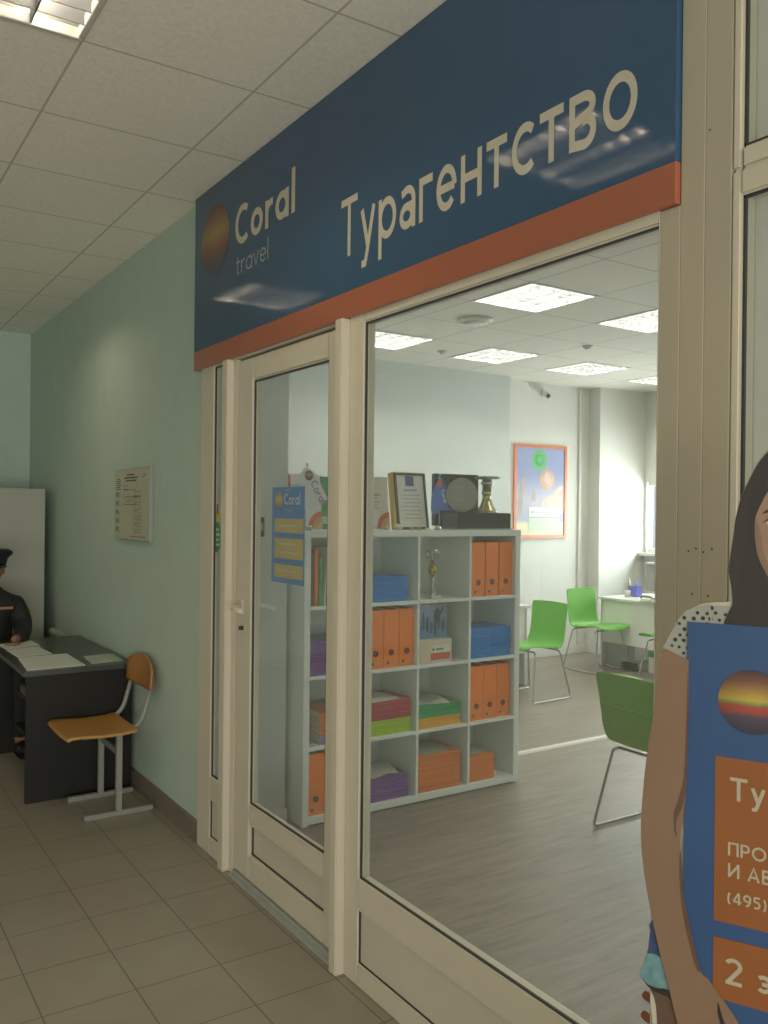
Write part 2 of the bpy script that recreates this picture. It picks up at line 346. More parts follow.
# --- stroke lettering: every glyph is a set of centre lines; capitals are 1 high, small letters XH high
XH = .665
def _arc(cx, cy, rx, ry, a0, a1, n=22): return [(cx+rx*math.cos(math.radians(a0+(a1-a0)*i/n)), cy+ry*math.sin(math.radians(a0+(a1-a0)*i/n))) for i in range(n+1)]
def glyph(c, h):
    X = XH; x = X-h; m = X/2; A = _arc
    if c in 'oо': w = .66; return w, [A(w/2, m, w/2-h, m-h, 0, 360, 36)]
    if c in 'cс': w = .55; return w, [A(.33, m, .33-h, m-h, 48, 312, 28)]
    if c in 'eе': w = .62; return w, [A(w/2, m, w/2-h, m-h, 0, 318, 30), [(h, m), (w-h, m)]]
    if c == 'э': w = .53; return w, [A(.22, m, .31-h, m-h, -132, 132, 26), [(.16, m), (w-h, m)]]
    if c == 'a': w = .66; return w, [A(w/2, m, w/2-h, m-h, 0, 360, 36), [(w-h, X), (w-h, 0)]]
    if c == 'а': w = .55; return w, [[(.07, X-.11)]+A(w/2, X-.24, w/2-h, .24-h, 120, 0, 12)+[(w-h, 0)], A(.25, .205, .25-h, .205-h, 0, 360, 28), [(.27, .41-h), (w-h, .41-h)], [(.3, h), (w-h, .12)]]
    if c == 'r': w = .40; return w, [[(h, 0), (h, X)], [(h, .36)]+A(.34, .36, .34-h, X-.36-h, 170, 78, 10)]
    if c == 'l': return 2*h, [[(h, 0), (h, 1.02)]]
    if c == 't': w = .42; return w, [[(.16, .88), (.16, .20)]+A(.30, .18, .14, .18-h, 180, 285, 10), [(0, x), (w-.02, x)]]
    if c == 'v': w = .58; return w, [[(h, X), (w/2, .02), (w-h, X)]]
    if c == 'Т': w = .70; return w, [[(0, 1-h), (w, 1-h)], [(w/2, 1), (w/2, 0)]]
    if c == 'у': w = .60; return w, [[(h, X), (w/2+.01, .03)], [(w-h, X), (w/2-.04, -.12), (.20, -.24), (.06, -.245)]]
    if c == 'р': w = .66; return w, [[(h, X), (h, -.29)], A(w/2, m, w/2-h, m-h, 0, 360, 36)]
    if c == 'г': w = .44; return w, [[(h, 0), (h, X)], [(0, x), (w, x)]]
    if c == 'н': w = .60; return w, [[(h, 0), (h, X)], [(w-h, 0), (w-h, X)], [(h, m), (w-h, m)]]
    if c == 'т': w = .54; return w, [[(0, x), (w, x)], [(w/2, X), (w/2, 0)]]
    if c == 'в': w = .57; return w, [[(h, 0), (h, X)], [(h, x), (.27, x)]+A(.30, .485, .19, X-.485-h, 80, -80, 12)+[(h, .37-h)], [(.28, .37-h)]+A(.32, .182, w-h-.32, .182-h*.5, 75, -90, 14)+[(h, h)]]
    if c == 'C': w = .78; return w, [A(.46, .5, .46-h, .5-h, 50, 310, 32)]
    if c == 'П': w = .74; return w, [[(h, 0), (h, 1)], [(w-h, 0), (w-h, 1)], [(h, 1-h), (w-h, 1-h)]]
    if c == 'Р': w = .64; return w, [[(h, 0), (h, 1)], [(h, 1-h), (.36, 1-h)]+A(.36, .69, .28-h, .31-h, 90, -90, 16)+[(h, .38+h)]]
    if c == 'О': w = .98; return w, [A(w/2, .5, w/2-h, .5-h, 0, 360, 40)]
    if c == 'И': w = .76; return w, [[(h, 0), (h, 1)], [(w-h, 0), (w-h, 1)], [(h, .06), (w-h, .94)]]
    if c == 'А': w = .82; return w, [[(h, 0), (w/2, .96), (w-h, 0)], [(.19, .30), (w-.19, .30)]]
    if c == 'В': w = .66; return w, [[(h, 0), (h, 1)], [(h, 1-h), (.34, 1-h)]+A(.36, .75, .22, .25-h, 90, -90, 14)+[(h, .5)], [(h, .5), (.36, .5)]+A(.38, .26, .28-h, .26-h, 85, -90, 14)+[(h, h)]]
    if c == '(': w = .30; return w, [A(.42, .42, .36, .62, 130, 230, 14)]
    if c == ')': w = .30; return w, [A(-.12, .42, .36, .62, 50, -50, 14)]
    if c == '4': w = .66; return w, [[(.46, 0), (.46, 1)], [(.44, .97), (.05, .28)], [(.03, .26), (w, .26)]]
    if c == '9': w = .62; return w, [A(w/2, .68, w/2-h, .32-h, 0, 360, 32), [(w-h, .68), (w-h-.03, .42), (.40, .15), (.22, h)]]
    if c == '5': w = .58; return w, [[(w-.04, 1-h), (.13, 1-h), (.10, .58)], [(.10, .56)]+A(.26, .33, .32-h, .33-h, 105, -130, 24)]
    if c == '2': w = .60; return w, [A(.29, .71, .24, .29-h, 155, -30, 18)+[(h+.02, .08)], [(.02, h), (w, h)]]
    return .4, []
def ribbon(mb, P, pts, h, k, mi):
    n = len(pts); closed = n > 3 and math.hypot(pts[0][0]-pts[-1][0], pts[0][1]-pts[-1][1]) < 1e-4
    if closed: pts = pts[:-1]; n -= 1
    L = []; Rr = []
    for i in range(n):
        a = pts[(i-1) % n] if closed or i else pts[i]; b = pts[i]; c = pts[(i+1) % n] if closed or i < n-1 else pts[i]
        d1 = Vector((b[0]-a[0], b[1]-a[1])); d2 = Vector((c[0]-b[0], c[1]-b[1]))
        if d1.length < 1e-9: d1 = d2
        if d2.length < 1e-9: d2 = d1
        d1.normalize(); d2.normalize(); n1 = Vector((-d1.y, d1.x)); n2 = Vector((-d2.y, d2.x)); nn = (n1+n2)
        nn = nn/max(nn.length_squared/2, .45) if nn.length > 1e-6 else n1
        L.append((b[0]+nn.x*h, b[1]+nn.y*h)); Rr.append((b[0]-nn.x*h, b[1]-nn.y*h))
    for i in range(n if closed else n-1):
        q = (i+1) % n; mb.face([P(*L[i]), P(*Rr[i]), P(*Rr[q]), P(*L[q])], mi)
def add_text(mb, s, org, ex, ey, width=None, height=None, bold=0, mi=0, depth=1.0, ref=None):
    """letters on a baseline that starts at org and runs along ex; height = capital height, width = total"""
    h = .061*(1+bold*12); gap = .13; lay = []; x = 0
    for ch in s:
        w, st = glyph(ch, h); lay.append((x, st)); x += w+(gap if ch != ' ' else 0)
    tot = x-gap; sy = height or width/tot; sx = width/tot if width else sy
    ex = Vector(ex).normalized(); ey = Vector(ey).normalized(); o = Vector(org); nrm = ex.cross(ey)
    for x0, st in lay:
        for q, pts in enumerate(st): ribbon(mb, lambda u, v: o+nrm*(.00012*q)+ex*((u+x0)*sx)+ey*(v*sy), pts, h, 0, mi)
class Face2D:
    """a flat printed face: origin, right, up; layer k floats k*0.6 mm in front"""
    def __init__(s, o, ex, ey, step=.0008): s.o = Vector(o); s.ex = Vector(ex).normalized(); s.ey = Vector(ey).normalized(); s.n = s.ex.cross(s.ey); s.step = step
    def P(s, u, v, k=1): return s.o+s.ex*u+s.ey*v+s.n*(s.step*k)
    def poly(s, mb, pts, k=1, mi=0):
        us = [p[0] for p in pts]; vs = [p[1] for p in pts]; a, b, c, d = min(us), max(us), min(vs), max(vs)
        mb.face([s.P(u, v, k) for u, v in pts], mi, [((u-a)/max(b-a, 1e-6), (v-c)/max(d-c, 1e-6)) for u, v in pts])
    def rect(s, mb, u0, u1, v0, v1, k=1, mi=0): s.poly(mb, [(u0, v0), (u1, v0), (u1, v1), (u0, v1)], k, mi)
    def disc(s, mb, u, v, r, k=1, mi=0, n=28, ry=None): s.poly(mb, [(u+r*math.cos(2*PI*i/n), v+(ry or r)*math.sin(2*PI*i/n)) for i in range(n)], k, mi)
    def text(s, mb, t, u, v, k=1, mi=0, **kw): add_text(mb, t, s.P(u, v, k), s.ex, s.ey, mi=mi, depth=.1, **kw)
def smooth_line(pts, n=5, closed=False):
    out = []; N = len(pts)
    for i in range(N if closed else N-1):
        p0, p1, p2, p3 = (pts[(i-1) % N], pts[i], pts[(i+1) % N], pts[(i+2) % N]) if closed else (pts[max(i-1, 0)], pts[i], pts[i+1], pts[min(i+2, N-1)])
        for k in range(n):
            t = k/n
            out.append(tuple(.5*((2*b)+(-a+c)*t+(2*a-5*b+4*c-d)*t*t+(-a+3*b-3*c+d)*t**3) for a, b, c, d in zip(p0, p1, p2, p3)))
    if not closed: out.append(tuple(pts[-1]))
    return out
def bend(pts, r=.03, n=5):
    """round the corners of a polyline"""
    pts = [Vector(p) for p in pts]; out = [pts[0]]
    for a, b, c in zip(pts, pts[1:], pts[2:]):
        u = (a-b); w = (c-b); d = min(r, u.length*.45, w.length*.45); p = b+u.normalized()*d; q = b+w.normalized()*d
        for k in range(n+1):
            t = k/n; out.append(p*(1-t)**2+b*2*t*(1-t)+q*t*t)
    out.append(pts[-1]); return out
def mods_to_mesh(o):
    dg = bpy.context.evaluated_depsgraph_get(); dg.update()
    me = bpy.data.meshes.new_from_object(o.evaluated_get(dg)); me.name = o.name
    mats = [m for m in o.data.materials]; o.modifiers.clear(); old = o.data; o.data = me
    for p in me.polygons: p.use_smooth = True
    bpy.data.meshes.remove(old); return o

# ------------------------------------------------------------------ setting
CZ, SZ = 3.115, 3.05                     # corridor / shop ceiling heights
W = 1.57                                 # storefront plane
b = MB(); b.box(-4.5, 1.60, -5, 8.1, -.1, 0); struct('floor', b, M['corridor_tile'])
b = MB(); b.box(1.60, 8.4, -1.5, 7.3, -.1, 0); struct('floor_shop', b, M['shop_floor'])
LX0, LX1 = .11, .71
corr_lamps = [2.275, 5.275, -.725]
hall_lamps = [(-1.09, 2.275), (-2.89, 3.475), (-2.29, -.725)]  # the last is an unseen lamp added to brighten the corridor
def ceiling_plate(x0, x1, y0, y1, z, holes):       # tiles left open where a lamp sits
    b = MB(); xe = sorted({x0, x1} | {h[0] for h in holes} | {round(h[0]+.6, 3) for h in holes}); ye = sorted({y0, y1} | {h[1] for h in holes} | {round(h[1]+.6, 3) for h in holes})
    for xa, xb in zip(xe, xe[1:]):
        for ya, yb in zip(ye, ye[1:]):
            if not any(abs(xa-x) < .01 and abs(ya-y) < .01 for x, y in holes): b.box(xa, xb, ya, yb, z, z+.02)
    return b
b = ceiling_plate(-4.5, 1.60, -5, 8.1, CZ, [(LX0, y) for y in corr_lamps]+hall_lamps)
struct('ceiling', b, M['ceil_tile'])
shop_lamps = [(3.73, 4.02), (3.73, 5.82), (4.93, 5.82), (6.13, 5.82), (4.93, 4.02), (7.33, 5.82), (6.13, 4.02), (3.73, 2.22), (6.13, 2.22), (2.53, .42), (4.93, .42)]  # the last two are unseen, added to brighten the blind
b = ceiling_plate(1.60, 8.4, -1.5, 7.3, SZ, shop_lamps)
struct('ceiling_shop', b, M['shop_ceil'])
b = MB(); b.box(1.573, 1.60, 3.965, 8.1, 0, CZ); struct('wall_right', b, M['green_wall'])
b = MB(); b.box(-4.5, 1.60, 8.02, 8.12, 0, CZ); struct('wall_back', b, M['green_wall'])
b = MB(); b.box(-4.6, -4.5, -5, 8.1, 0, CZ); struct('wall_left', b, M['green_wall'])
b = MB(); b.box(1.60, 2.05, 4.02, 7.3, 0, SZ); struct('wall_shop_left', b, M['gray_wall'])
b = MB(); b.box(2.05, 6.137, 6.93, 7.3, 0, SZ); struct('wall_shop_back', b, M['gray_wall'])
b = MB(); b.box(6.137, 7.507, 7.1, 7.3, 0, SZ); struct('wall_shop_niche', b, M['white_wall'])
b = MB(); b.box(7.507, 8.4, 6.93, 7.3, 0, SZ); struct('wall_shop_corner', b, M['white_wall'])
RX = 8.274; wz0, wz1 = 1.15, 1.99
wins = [(5.2, 6.91, 'window_4'), (1.4, 4.0, 'window_5_added')]
b = MB(); e = -1.5
for wy0, wy1, nm in sorted(wins): b.box(RX, RX+.13, e, wy0, 0, SZ); b.box(RX, RX+.13, wy0, wy1, 0, wz0); b.box(RX, RX+.13, wy0, wy1, wz1, SZ); e = wy1
b.box(RX, RX+.13, e, 6.93, 0, SZ); struct('wall_shop_right', b, M['white_wall'])
b = MB(); b.box(1.60, 8.4, -1.6, -1.5, 0, SZ); struct('wall_shop_front', b, M['white_wall'])
for wy0, wy1, nm in wins:                      # windows in the shop's right wall; the nearer one is unseen, added for light
    wn = struct_root(nm, (RX, (wy0+wy1)/2, wz0)); mid = (wy0+wy1)/2
    b = MB(); b.box(RX-.02, RX+.06, wy0, wy0+.05, wz0, wz1); b.box(RX-.005, RX+.06, wy1-.02, wy1, wz0, wz1); b.box(RX-.02, RX+.06, wy0+.05, wy1-.05, wz0, wz0+.05); b.box(RX-.02, RX+.06, wy0+.05, wy1-.05, wz1-.05, wz1); b.box(RX, RX+.05, mid-.03, mid+.03, wz0+.05, wz1-.05)
    put('window_frame', b, M['white_trim'], wn)
    b = MB(); b.box(RX+.02, RX+.03, wy0+.05, wy1-.02, wz0+.05, wz1-.05); put('pane', b, M['glass'], wn)
    b = MB(); b.box(RX-.12, RX-.0, wy0-.05, wy1+.015, wz0-.035, wz0, .005); put('window_sill', b, M['white_trim'], wn)
# skirtings
b = MB(); b.prism([(1.557, 0), (1.573, 0), (1.573, .10), (1.566, .10), (1.557, .092)], 3.968, 8.02, 'Y'); struct('baseboard_right', b, M['baseboard'])
b = MB(); b.box(-4.5, 1.557, 8.005, 8.02, 0, .1, .003); struct('baseboard_back', b, M['baseboard'])
b = MB(); b.box(1.66, 2.06, 4.005, 4.02, 0, .075, .003); struct('baseboard_shop_left', b, M['white_trim'])
b = MB(); b.box(2.05, 6.137, 6.915, 6.93, 0, .08, .003); struct('baseboard_shop_back', b, M['white_trim'])
b = MB(); b.box(6.137, 7.507, 7.082, 7.1, 0, .10, .003); struct('baseboard_shop_niche', b, M['white_trim'])
b = MB(); b.box(7.507, 8.26, 6.915, 6.93, 0, .10, .003); struct('baseboard_shop_corner', b, M['white_trim'])
b = MB(); b.box(7.33, 7.365, 7.075, 7.1, .1, SZ, .003); struct('trim_1', b, M['white_trim'])     # cable duct in the niche
b = MB(); b.prism([(4.305, 0), (4.355, 0), (4.345, .012), (4.315, .012)], 3.56, 6.0, 'X'); struct('trim_2', b, M['white_trim'])  # floor strip
b = MB(); b.box(1.525, 1.572, 6.25, 7.0, .64, .68, .006); b.box(1.54, 1.572, 6.2, 7.0, .1, .62); struct('trim_3', b, M['green_wall'])  # low ledge behind the desk

# ------------------------------------------------------------------ storefront
def bars(mb, x0, x1, ya, yb, za, zb, l, r, bt, t, bev=.006):
    """rectangular frame ring; l = far (+Y) member width, r = near"""
    mb.box(x0, x1, yb-l, yb, za, zb, bev); mb.box(x0, x1, ya, ya+r, za, zb, bev)
    if bt: mb.box(x0, x1, ya+r-.002, yb-l+.002, za, za+bt, bev)
    if t: mb.box(x0, x1, ya+r-.002, yb-l+.002, zb-t, zb, bev)
def gasket(mb, x, ya, yb, za, zb, w=.0055):
    mb.box(x-.004, x+.004, ya, ya+w, za, zb); mb.box(x-.004, x+.004, yb-w, yb, za, zb); mb.box(x-.004, x+.004, ya, yb, za, za+w); mb.box(x-.004, x+.004, ya, yb, zb-w, zb)
def glazed(name, ya, yb, zb, gy0, gy1, gz0, gz1, pz0=.065, pz1=.245, x0=1.552, x1=1.601, panel=True, lower=True):
    """a fixed PVC unit: frame, glass, gasket and a lower panel"""
    r = struct_root(name, (W, (ya+yb)/2, 0))
    f = MB(); k = x0/W; gy0, gy1 = gy0*k, gy1*k; gz0, gz1, pz0, pz1 = [CAMH+(q-CAMH)*k for q in (gz0, gz1, pz0, pz1)]
    f.box(x0, x1, gy1, yb, 0, zb, .005); f.box(x0, x1, ya, gy0, 0, zb, .005)
    f.box(x0, x1, gy0-.003, gy1+.003, gz1, zb, .005)
    f.box(x0, x1, gy0-.003, gy1+.003, pz1, gz0, .005); f.box(x0, x1, gy0-.003, gy1+.003, 0, pz0, .005)
    put('frame', f, M['pvc'], r)
    g = MB(); g.box(1.570, 1.574, gy0, gy1, gz0, gz1); put('pane', g, M['glass'], r)
    g = MB(); gasket(g, 1.562, gy0, gy1, gz0, gz1); put('gasket', g, M['gasket'], r)
    g = MB(); g.box(1.562, 1.588, gy0, gy1, pz0, pz1); put('lower_panel', g, M['pvc_panel'], r)
    g = MB(); g.box(1.557, 1.563, gy1-.006, gy1, pz0, pz1); g.box(1.557, 1.563, gy0, gy1, pz0, pz0+.004); put('panel_bead', g, M['gasket'], r)
    return r
sidelight = glazed('window_1', 3.655, 3.965, 2.33, 3.700, 3.852, .357, 2.281, .072, .241, x1=1.578)
glazed('window_2', 1.268, 2.586, 2.33, 1.283, 2.522, .353, 2.259, .063, .241)
r3 = glazed('window_3', -1.45, 1.088, 2.31, -1.38, 1.077, .353, 2.264, .063, .241)
f = MB(); bars(f, 1.552, 1.601, -1.45, 1.0885, 2.309, CZ, .024, .07, .045, .06); put('upper_frame', f, M['pvc'], r3)
g = MB(); g.box(1.570, 1.574, -1.38, 1.0645, 2.354, CZ-.06); put('upper_pane', g, M['glass'], r3)
g = MB(); gasket(g, 1.562, -1.38, 1.0645, 2.354, CZ-.06); put('upper_gasket', g, M['gasket'], r3)
# white roller blind lowered behind the right window
bl = thing('roller_blind', 'pale roller blind lowered behind the right-hand shop window', 'blind', (1.70, -.1, 0))
b = MB(); b.box(1.70, 1.703, -1.4, 1.16, .3, SZ-.06); put('blind_fabric', b, M['blind'], bl)
b = MB(); b.tube([(1.70, -1.42, SZ-.04), (1.70, 1.17, SZ-.04)], .025, 12); put('roller', b, M['white_trim'], bl)
b = MB(); b.box(1.693, 1.71, -1.4, 1.16, .28, .305, .004); put('bottom_bar', b, M['white_trim'], bl)
# header behind the sign
b = MB(); b.box(1.572, 1.625, 1.275, 3.965, 2.33, CZ); b.box(1.60, 1.625, -1.5, 3.965, CZ, CZ+.1); struct('trim_4', b, M['pvc'])
# posts beside the door
b = MB(); b.box(1.530, 1.60, 3.602, 3.66, 0, 2.279, .003, seg=2); b.box(1.56, 1.60, 3.56, 3.605, 0, 2.279, .003, seg=2); struct('trim_5', b, M['pvc'])
b = MB(); b.box(1.518, 1.60, 2.586, 2.632, 0, 2.279, .004, seg=2); b.box(1.556, 1.625, 2.63, 2.668, 0, 2.279, .005, seg=2); struct('trim_6', b, M['pvc'])
# boarded pillar right of the shop window, with old screw holes
pl = struct_root('trim_7', (W, 1.18, 0))
for a, c, zt in ((1.2135, 1.2675, 2.280), (1.1525, 1.2125, CZ), (1.089, 1.1515, CZ)):
    b = MB(); b.box(1.5535, 1.64, a, c, 0, zt, .0015, seg=1); put('board', b, M['pillar'], pl)
b = MB(); b.box(1.555, 1.63, 1.2125, 1.2135, 0, CZ); b.box(1.555, 1.63, 1.1515, 1.1525, 0, CZ); put('joint_strip', b, M['joint'], pl)
for px, py in ((688.5, 551), (696, 548.5), (703.5, 552), (712, 549), (692, 594), (708, 596), (710, 130)):
    p = on_plane(px, py, Vector((1.5535, 0, 0)), Vector((1, 0, 0)))
    b = MB(); b.lathe([(.0022, 0), (.0022, .0012)], (1.5528, p.y, p.z), 10, axis='X'); put('screw_hole', b, M['gasket'], pl)
# door
dr = struct_root('door_1', (W, 3.1, 0))
DX0, DX1 = 1.56, 1.605; k = DX0/W
def dz(z): return CAMH+(z-CAMH)*k
ga, gb = 2.767*k, 3.415*k; z1, z2, z3, z4, z5 = dz(2.166), dz(.352), dz(.256), dz(.131), .03
f = MB()
f.box(DX0, DX1, gb, 3.552, z5, 2.265, .008); f.box(DX0, DX1, 2.676, ga, z5, 2.265, .008)
f.box(DX0, DX1, ga-.003, gb+.003, z1, 2.265, .008); f.box(DX0, DX1, ga-.003, gb+.003, z3, z2, .008); f.box(DX0, DX1, ga-.003, gb+.003, z5, z4, .008)
put('leaf_frame', f, M['pvc'], dr)
g = MB(); g.box(1.578, 1.582, ga, gb, z2, z1); put('pane', g, M['glass'], dr)
g = MB(); gasket(g, 1.570, ga, gb, z2, z1); put('gasket', g, M['gasket'], dr)
g = MB(); g.box(1.582, 1.61, ga, gb, z4, z3); put('lower_panel', g, M['pvc_panel'], dr)
g = MB(); g.box(1.575, 1.583, gb-.006, gb, z4, z3); g.box(1.575, 1.583, ga, gb, z4, z4+.004); put('panel_bead', g, M['gasket'], dr)
g = MB(); g.box(1.575, 1.585, 3.552, 3.56, .03, 2.272); g.box(1.575, 1.585, 2.668, 2.676, .03, 2.272); g.box(1.575, 1.585, 2.668, 3.56, 2.265, 2.272); put('door_gap', g, M['gasket'], dr)
g = MB(); g.box(1.535, 1.60, 2.66, 3.56, 0, .012, .003); g.box(1.555, 1.60, 2.67, 3.556, .012, .026, .003); put('threshold', g, M['alu'], dr)
for sx, nm in ((-1, 'handle'), (1, 'inner_handle')):
    h = MB(); x = DX0 if sx < 0 else DX1; yy = 3.475
    h.box(min(x, x+sx*.010), max(x, x+sx*.010), yy-.013, yy+.013, 1.155, 1.225, .004)
    h.tube(bend([(x+sx*.008, yy, 1.19), (x+sx*.055, yy, 1.19), (x+sx*.058, yy-.10, 1.186)], .02), .010, 10)
    ho = put(nm, h, M['pvc'] if sx < 0 else M['white_trim'], dr)
    k = MB(); k.lathe([(.009, 0), (.009, .016)], (x if sx > 0 else x-.016, yy, 1.10), 14, axis='X'); put('lock_cylinder', k, M['dark'], dr)
# header above the door
b = MB(); b.box(1.556, 1.625, 2.632, 3.66, 2.2725, 2.335, .002); struct('trim_8', b, M['pvc'])

# ------------------------------------------------------------------ shop sign
SX = 1.538
sg = thing('shop_sign', 'long blue and orange shop sign board above the glazed storefront', 'sign', (1.571, 2.6, 2.281))
y0, y1 = 1.215, 4.03
b = MB(); b.box(SX, 1.5715, y0, y1, 2.372, CZ-.002, .001, seg=1); put('blue_panel', b, M['blue'], sg)
b = MB(); b.box(SX, 1.5715, y0, y1, 2.281, 2.372, .001, seg=1); put('orange_band', b, M['orange'], sg)
F = Face2D((SX, 0, 0), (0, -1, 0), (0, 0, 1))
k = SX/1.52
def sy(y): return -y*k
def sz(z): return CAMH+(z-CAMH)*k
b = MB(); F.disc(b, sy(3.735), sz(2.842), .166, 1, ry=.160); put('ball_emblem', b, M['ball'], sg, recalc=False)
b = MB(); F.text(b, 'Coral', sy(3.505), sz(2.747), 1, width=.565, height=.172, bold=.03); put('brand_lettering', b, M['cream_letter'], sg)
b = MB(); F.text(b, 'travel', sy(3.49), sz(2.622), 1, width=.318, height=.088, bold=-.03); put('small_lettering', b, M['dim_letter'], sg)
b = MB(); F.text(b, 'Турагентство', sy(2.597), sz(2.482), 1, width=1.308, height=.203); put('agency_lettering', b, M['cream_letter'], sg)

# ------------------------------------------------------------------ lamps
def make_lamp(name, label, loc, tube, z, group, tubes=(.09, .23, .37, .51), lm='louvre', tm='tray'):
    t = thing(name, label, 'ceiling light', (loc[0]+.3, loc[1]+.3, z), 0, group)
    x0, y0 = loc; x1, y1 = x0+.6, y0+.6
    f = MB(); bars(f, x0, x1, y0, y1, z-.006, z+.03, .018, .018, 0, 0, .002); f.box(x0, x0+.018, y0+.018, y1-.018, z-.006, z+.03, .002); f.box(x1-.018, x1, y0+.018, y1-.018, z-.006, z+.03, .002)
    put('lamp_frame', f, M['lamp_frame'], t)
    f = MB(); f.box(x0, x1, y0, y1, z+.085, z+.09); f.box(x0, x0+.004, y0, y1, z+.02, z+.085); f.box(x1-.004, x1, y0, y1, z+.02, z+.085); f.box(x0, x1, y0, y0+.004, z+.02, z+.085); f.box(x0, x1, y1-.004, y1, z+.02, z+.085)
    put('tray', f, M[tm], t)
    for q in tubes:
        xx = x0+q
        f = MB(); f.tube([(xx, y0+.02, z+.058), (xx, y1-.02, z+.058)], .013, 10); put('lamp_tube', f, tube, t)
    f = MB()
    for i in range(1, 4): xx = x0+.02+i*.14; f.box(xx-.003, xx+.003, y0+.018, y1-.018, z-.002, z+.045)
    for i in range(1, 7): yy = y0+.018+i*.0805; f.box(x0+.018, x1-.018, yy-.002, yy+.002, z-.002, z+.043)
    put('louvre', f, M[lm], t)
    return t
proto = None
shop_lab = ['louvred ceiling light over the white shelf unit, nearest and largest in the shop window', 'louvred ceiling light far left in the shop, cut by the window frame', 'louvred ceiling light above the gray wall, second from left in the far row',
            'louvred ceiling light in the far row above the orange-framed poster', 'warm-toned louvred ceiling light near the pillar, cut by the window edge', 'small distant louvred ceiling light rightmost in the far row',
            'louvred ceiling light deep in the shop hidden by the pillar', 'louvred ceiling light over the front of the shop behind the sign', 'louvred ceiling light on the right of the shop behind the pillar', 'added unseen louvred light just behind the blind of the right window', 'added unseen louvred light further behind the blind of the right window']
for i, (x, y) in enumerate(shop_lamps):
    if proto is None: proto = make_lamp('ceiling_light', shop_lab[0], (x, y), M['tube'], SZ, 'louvred lights in the shop ceiling')
    else: dup(proto, (x+.3, y+.3, SZ), 0, shop_lab[i])
corr_lab = ['bright recessed corridor ceiling light in the top left corner', 'corridor ceiling light further along, seen mirrored in the blue sign', 'corridor ceiling light behind the viewer']
proto = None
for i, y in enumerate(corr_lamps):
    if proto is None: proto = make_lamp('corridor_light', corr_lab[0], (LX0, y), M['tube_warm'], CZ, 'recessed lights in the corridor ceiling', (.15, .45), 'louvre', 'tray_dim')
    else: dup(proto, (LX0+.3, y+.3, CZ), 0, corr_lab[i])
for (x, y), lab in zip(hall_lamps, ('hall ceiling light left of the viewer, mirrored high in the right-hand window', 'hall ceiling light far to the left, mirrored lower in the right-hand window', 'added unseen hall ceiling light behind the viewer on the left')): dup(proto, (x+.3, y+.3, CZ), 0, lab)

# ceiling bits in the shop
def ceil_pt(px, py): return on_plane(px, py, Vector((0, 0, SZ)), Vector((0, 0, 1)))
p = ceil_pt(476, 319)
t = thing('ceiling_speaker', 'round white disc fitting on the shop ceiling beside the nearest light', 'ceiling speaker', (p.x, p.y, SZ))
b = MB(); b.lathe([(.13, 0), (.125, -.02), (.10, -.03), (.0, -.032)], (p.x, p.y, SZ), 28); put('housing', b, M['white_trim'], t)
b = MB(); b.lathe([(.09, -.031), (.088, -.036), (0, -.038)], (p.x, p.y, SZ), 28); put('grille', b, M['desk_white'], t)
for (px, py, lab) in ((588, 346, 'small white smoke detector on the shop ceiling between lights'), (443, 351, 'tiny pale smoke detector on the ceiling between the two far left lights')):
    p = ceil_pt(px, py)
    t = thing('smoke_detector', lab, 'smoke detector', (p.x, p.y, SZ))
    b = MB(); b.lathe([(.045, 0), (.045, -.010), (.036, -.016)], (p.x, p.y, SZ), 20); put('base', b, M['white_trim'], t)
    b = MB(); b.lathe([(.028, -.016), (.026, -.028), (.013, -.032), (0, -.033)], (p.x, p.y, SZ), 20); put('sensor_head', b, M['desk_white'], t)
p = on_plane(543, 394, Vector((0, 7.1, 0)), Vector((0, 1, 0)))
t = thing('security_camera', 'small white security camera high on the wall above the poster', 'camera', (p.x, 7.1, p.z))
b = MB(); b.box(p.x-.03, p.x+.03, 7.075, 7.1, p.z-.03, p.z+.05, .004); b.tube([(p.x, 7.08, p.z), (p.x, 7.04, p.z-.01)], .012); put('bracket', b, M['white_trim'], t)
b = MB(); b.tube([(p.x+.02, 7.06, p.z-.005), (p.x-.03, 6.985, p.z-.035)], .032, 14); put('camera_body', b, M['white_trim'], t)
b = MB(); b.tube([(p.x-.0295, 6.9855, p.z-.0348), (p.x-.033, 6.98, p.z-.037)], .022, 14); put('lens', b, M['dark'], t)

# ------------------------------------------------------------------ shelf unit
BX = [2.086, 2.440, 2.796, 3.160, 3.516]         # divider centres (outer sides handled apart)
BZ = [.045, .400, .762, 1.120, 1.472]            # top faces of the boards / underside of top
SF, SB = 3.887, 4.275
sh = thing('shelf_unit', 'white open cube shelf unit of four columns and four rows behind the door', 'shelf', (2.81, 4.08, 0))
b = MB(); b.box(2.082, 2.118, SF, SB, 0, 1.472, .002); put('side_panel', b, M['shelf'], sh)
b = MB(); b.box(3.500, 3.540, SF, SB, 0, 1.472, .002); put('side_panel', b, M['shelf'], sh)
b = MB(); b.box(2.080, 3.542, SF-.002, SB, 1.472, 1.508, .002); put('top_board', b, M['shelf'], sh)
b = MB(); b.box(2.118, 3.500, SF, SB, .008, .045, .002); put('bottom_board', b, M['shelf'], sh)
for x in BX[1:4]:
    b = MB(); b.box(x-.008, x+.008, SF+.002, SB, .045, 1.472, .001); put('divider', b, M['shelf'], sh)
xs = [2.118, 2.432, 2.448, 2.788, 2.804, 3.152, 3.168, 3.500]
for r in (1, 2, 3):
    for c in range(4):
        b = MB(); b.box(xs[2*c], xs[2*c+1], SF+.002, SB, BZ[r]-.018, BZ[r], .001); put('shelf_board', b, M['shelf'], sh)
b = MB(); b.box(2.118, 3.500, SB-.006, SB, .045, 1.472); put('back_panel', b, M['shelf'], sh)
def cell(c, r):       # c column, r row from the top (0..3): inner left, inner right, floor height
    return xs[2*c], xs[2*c+1], BZ[3-r]
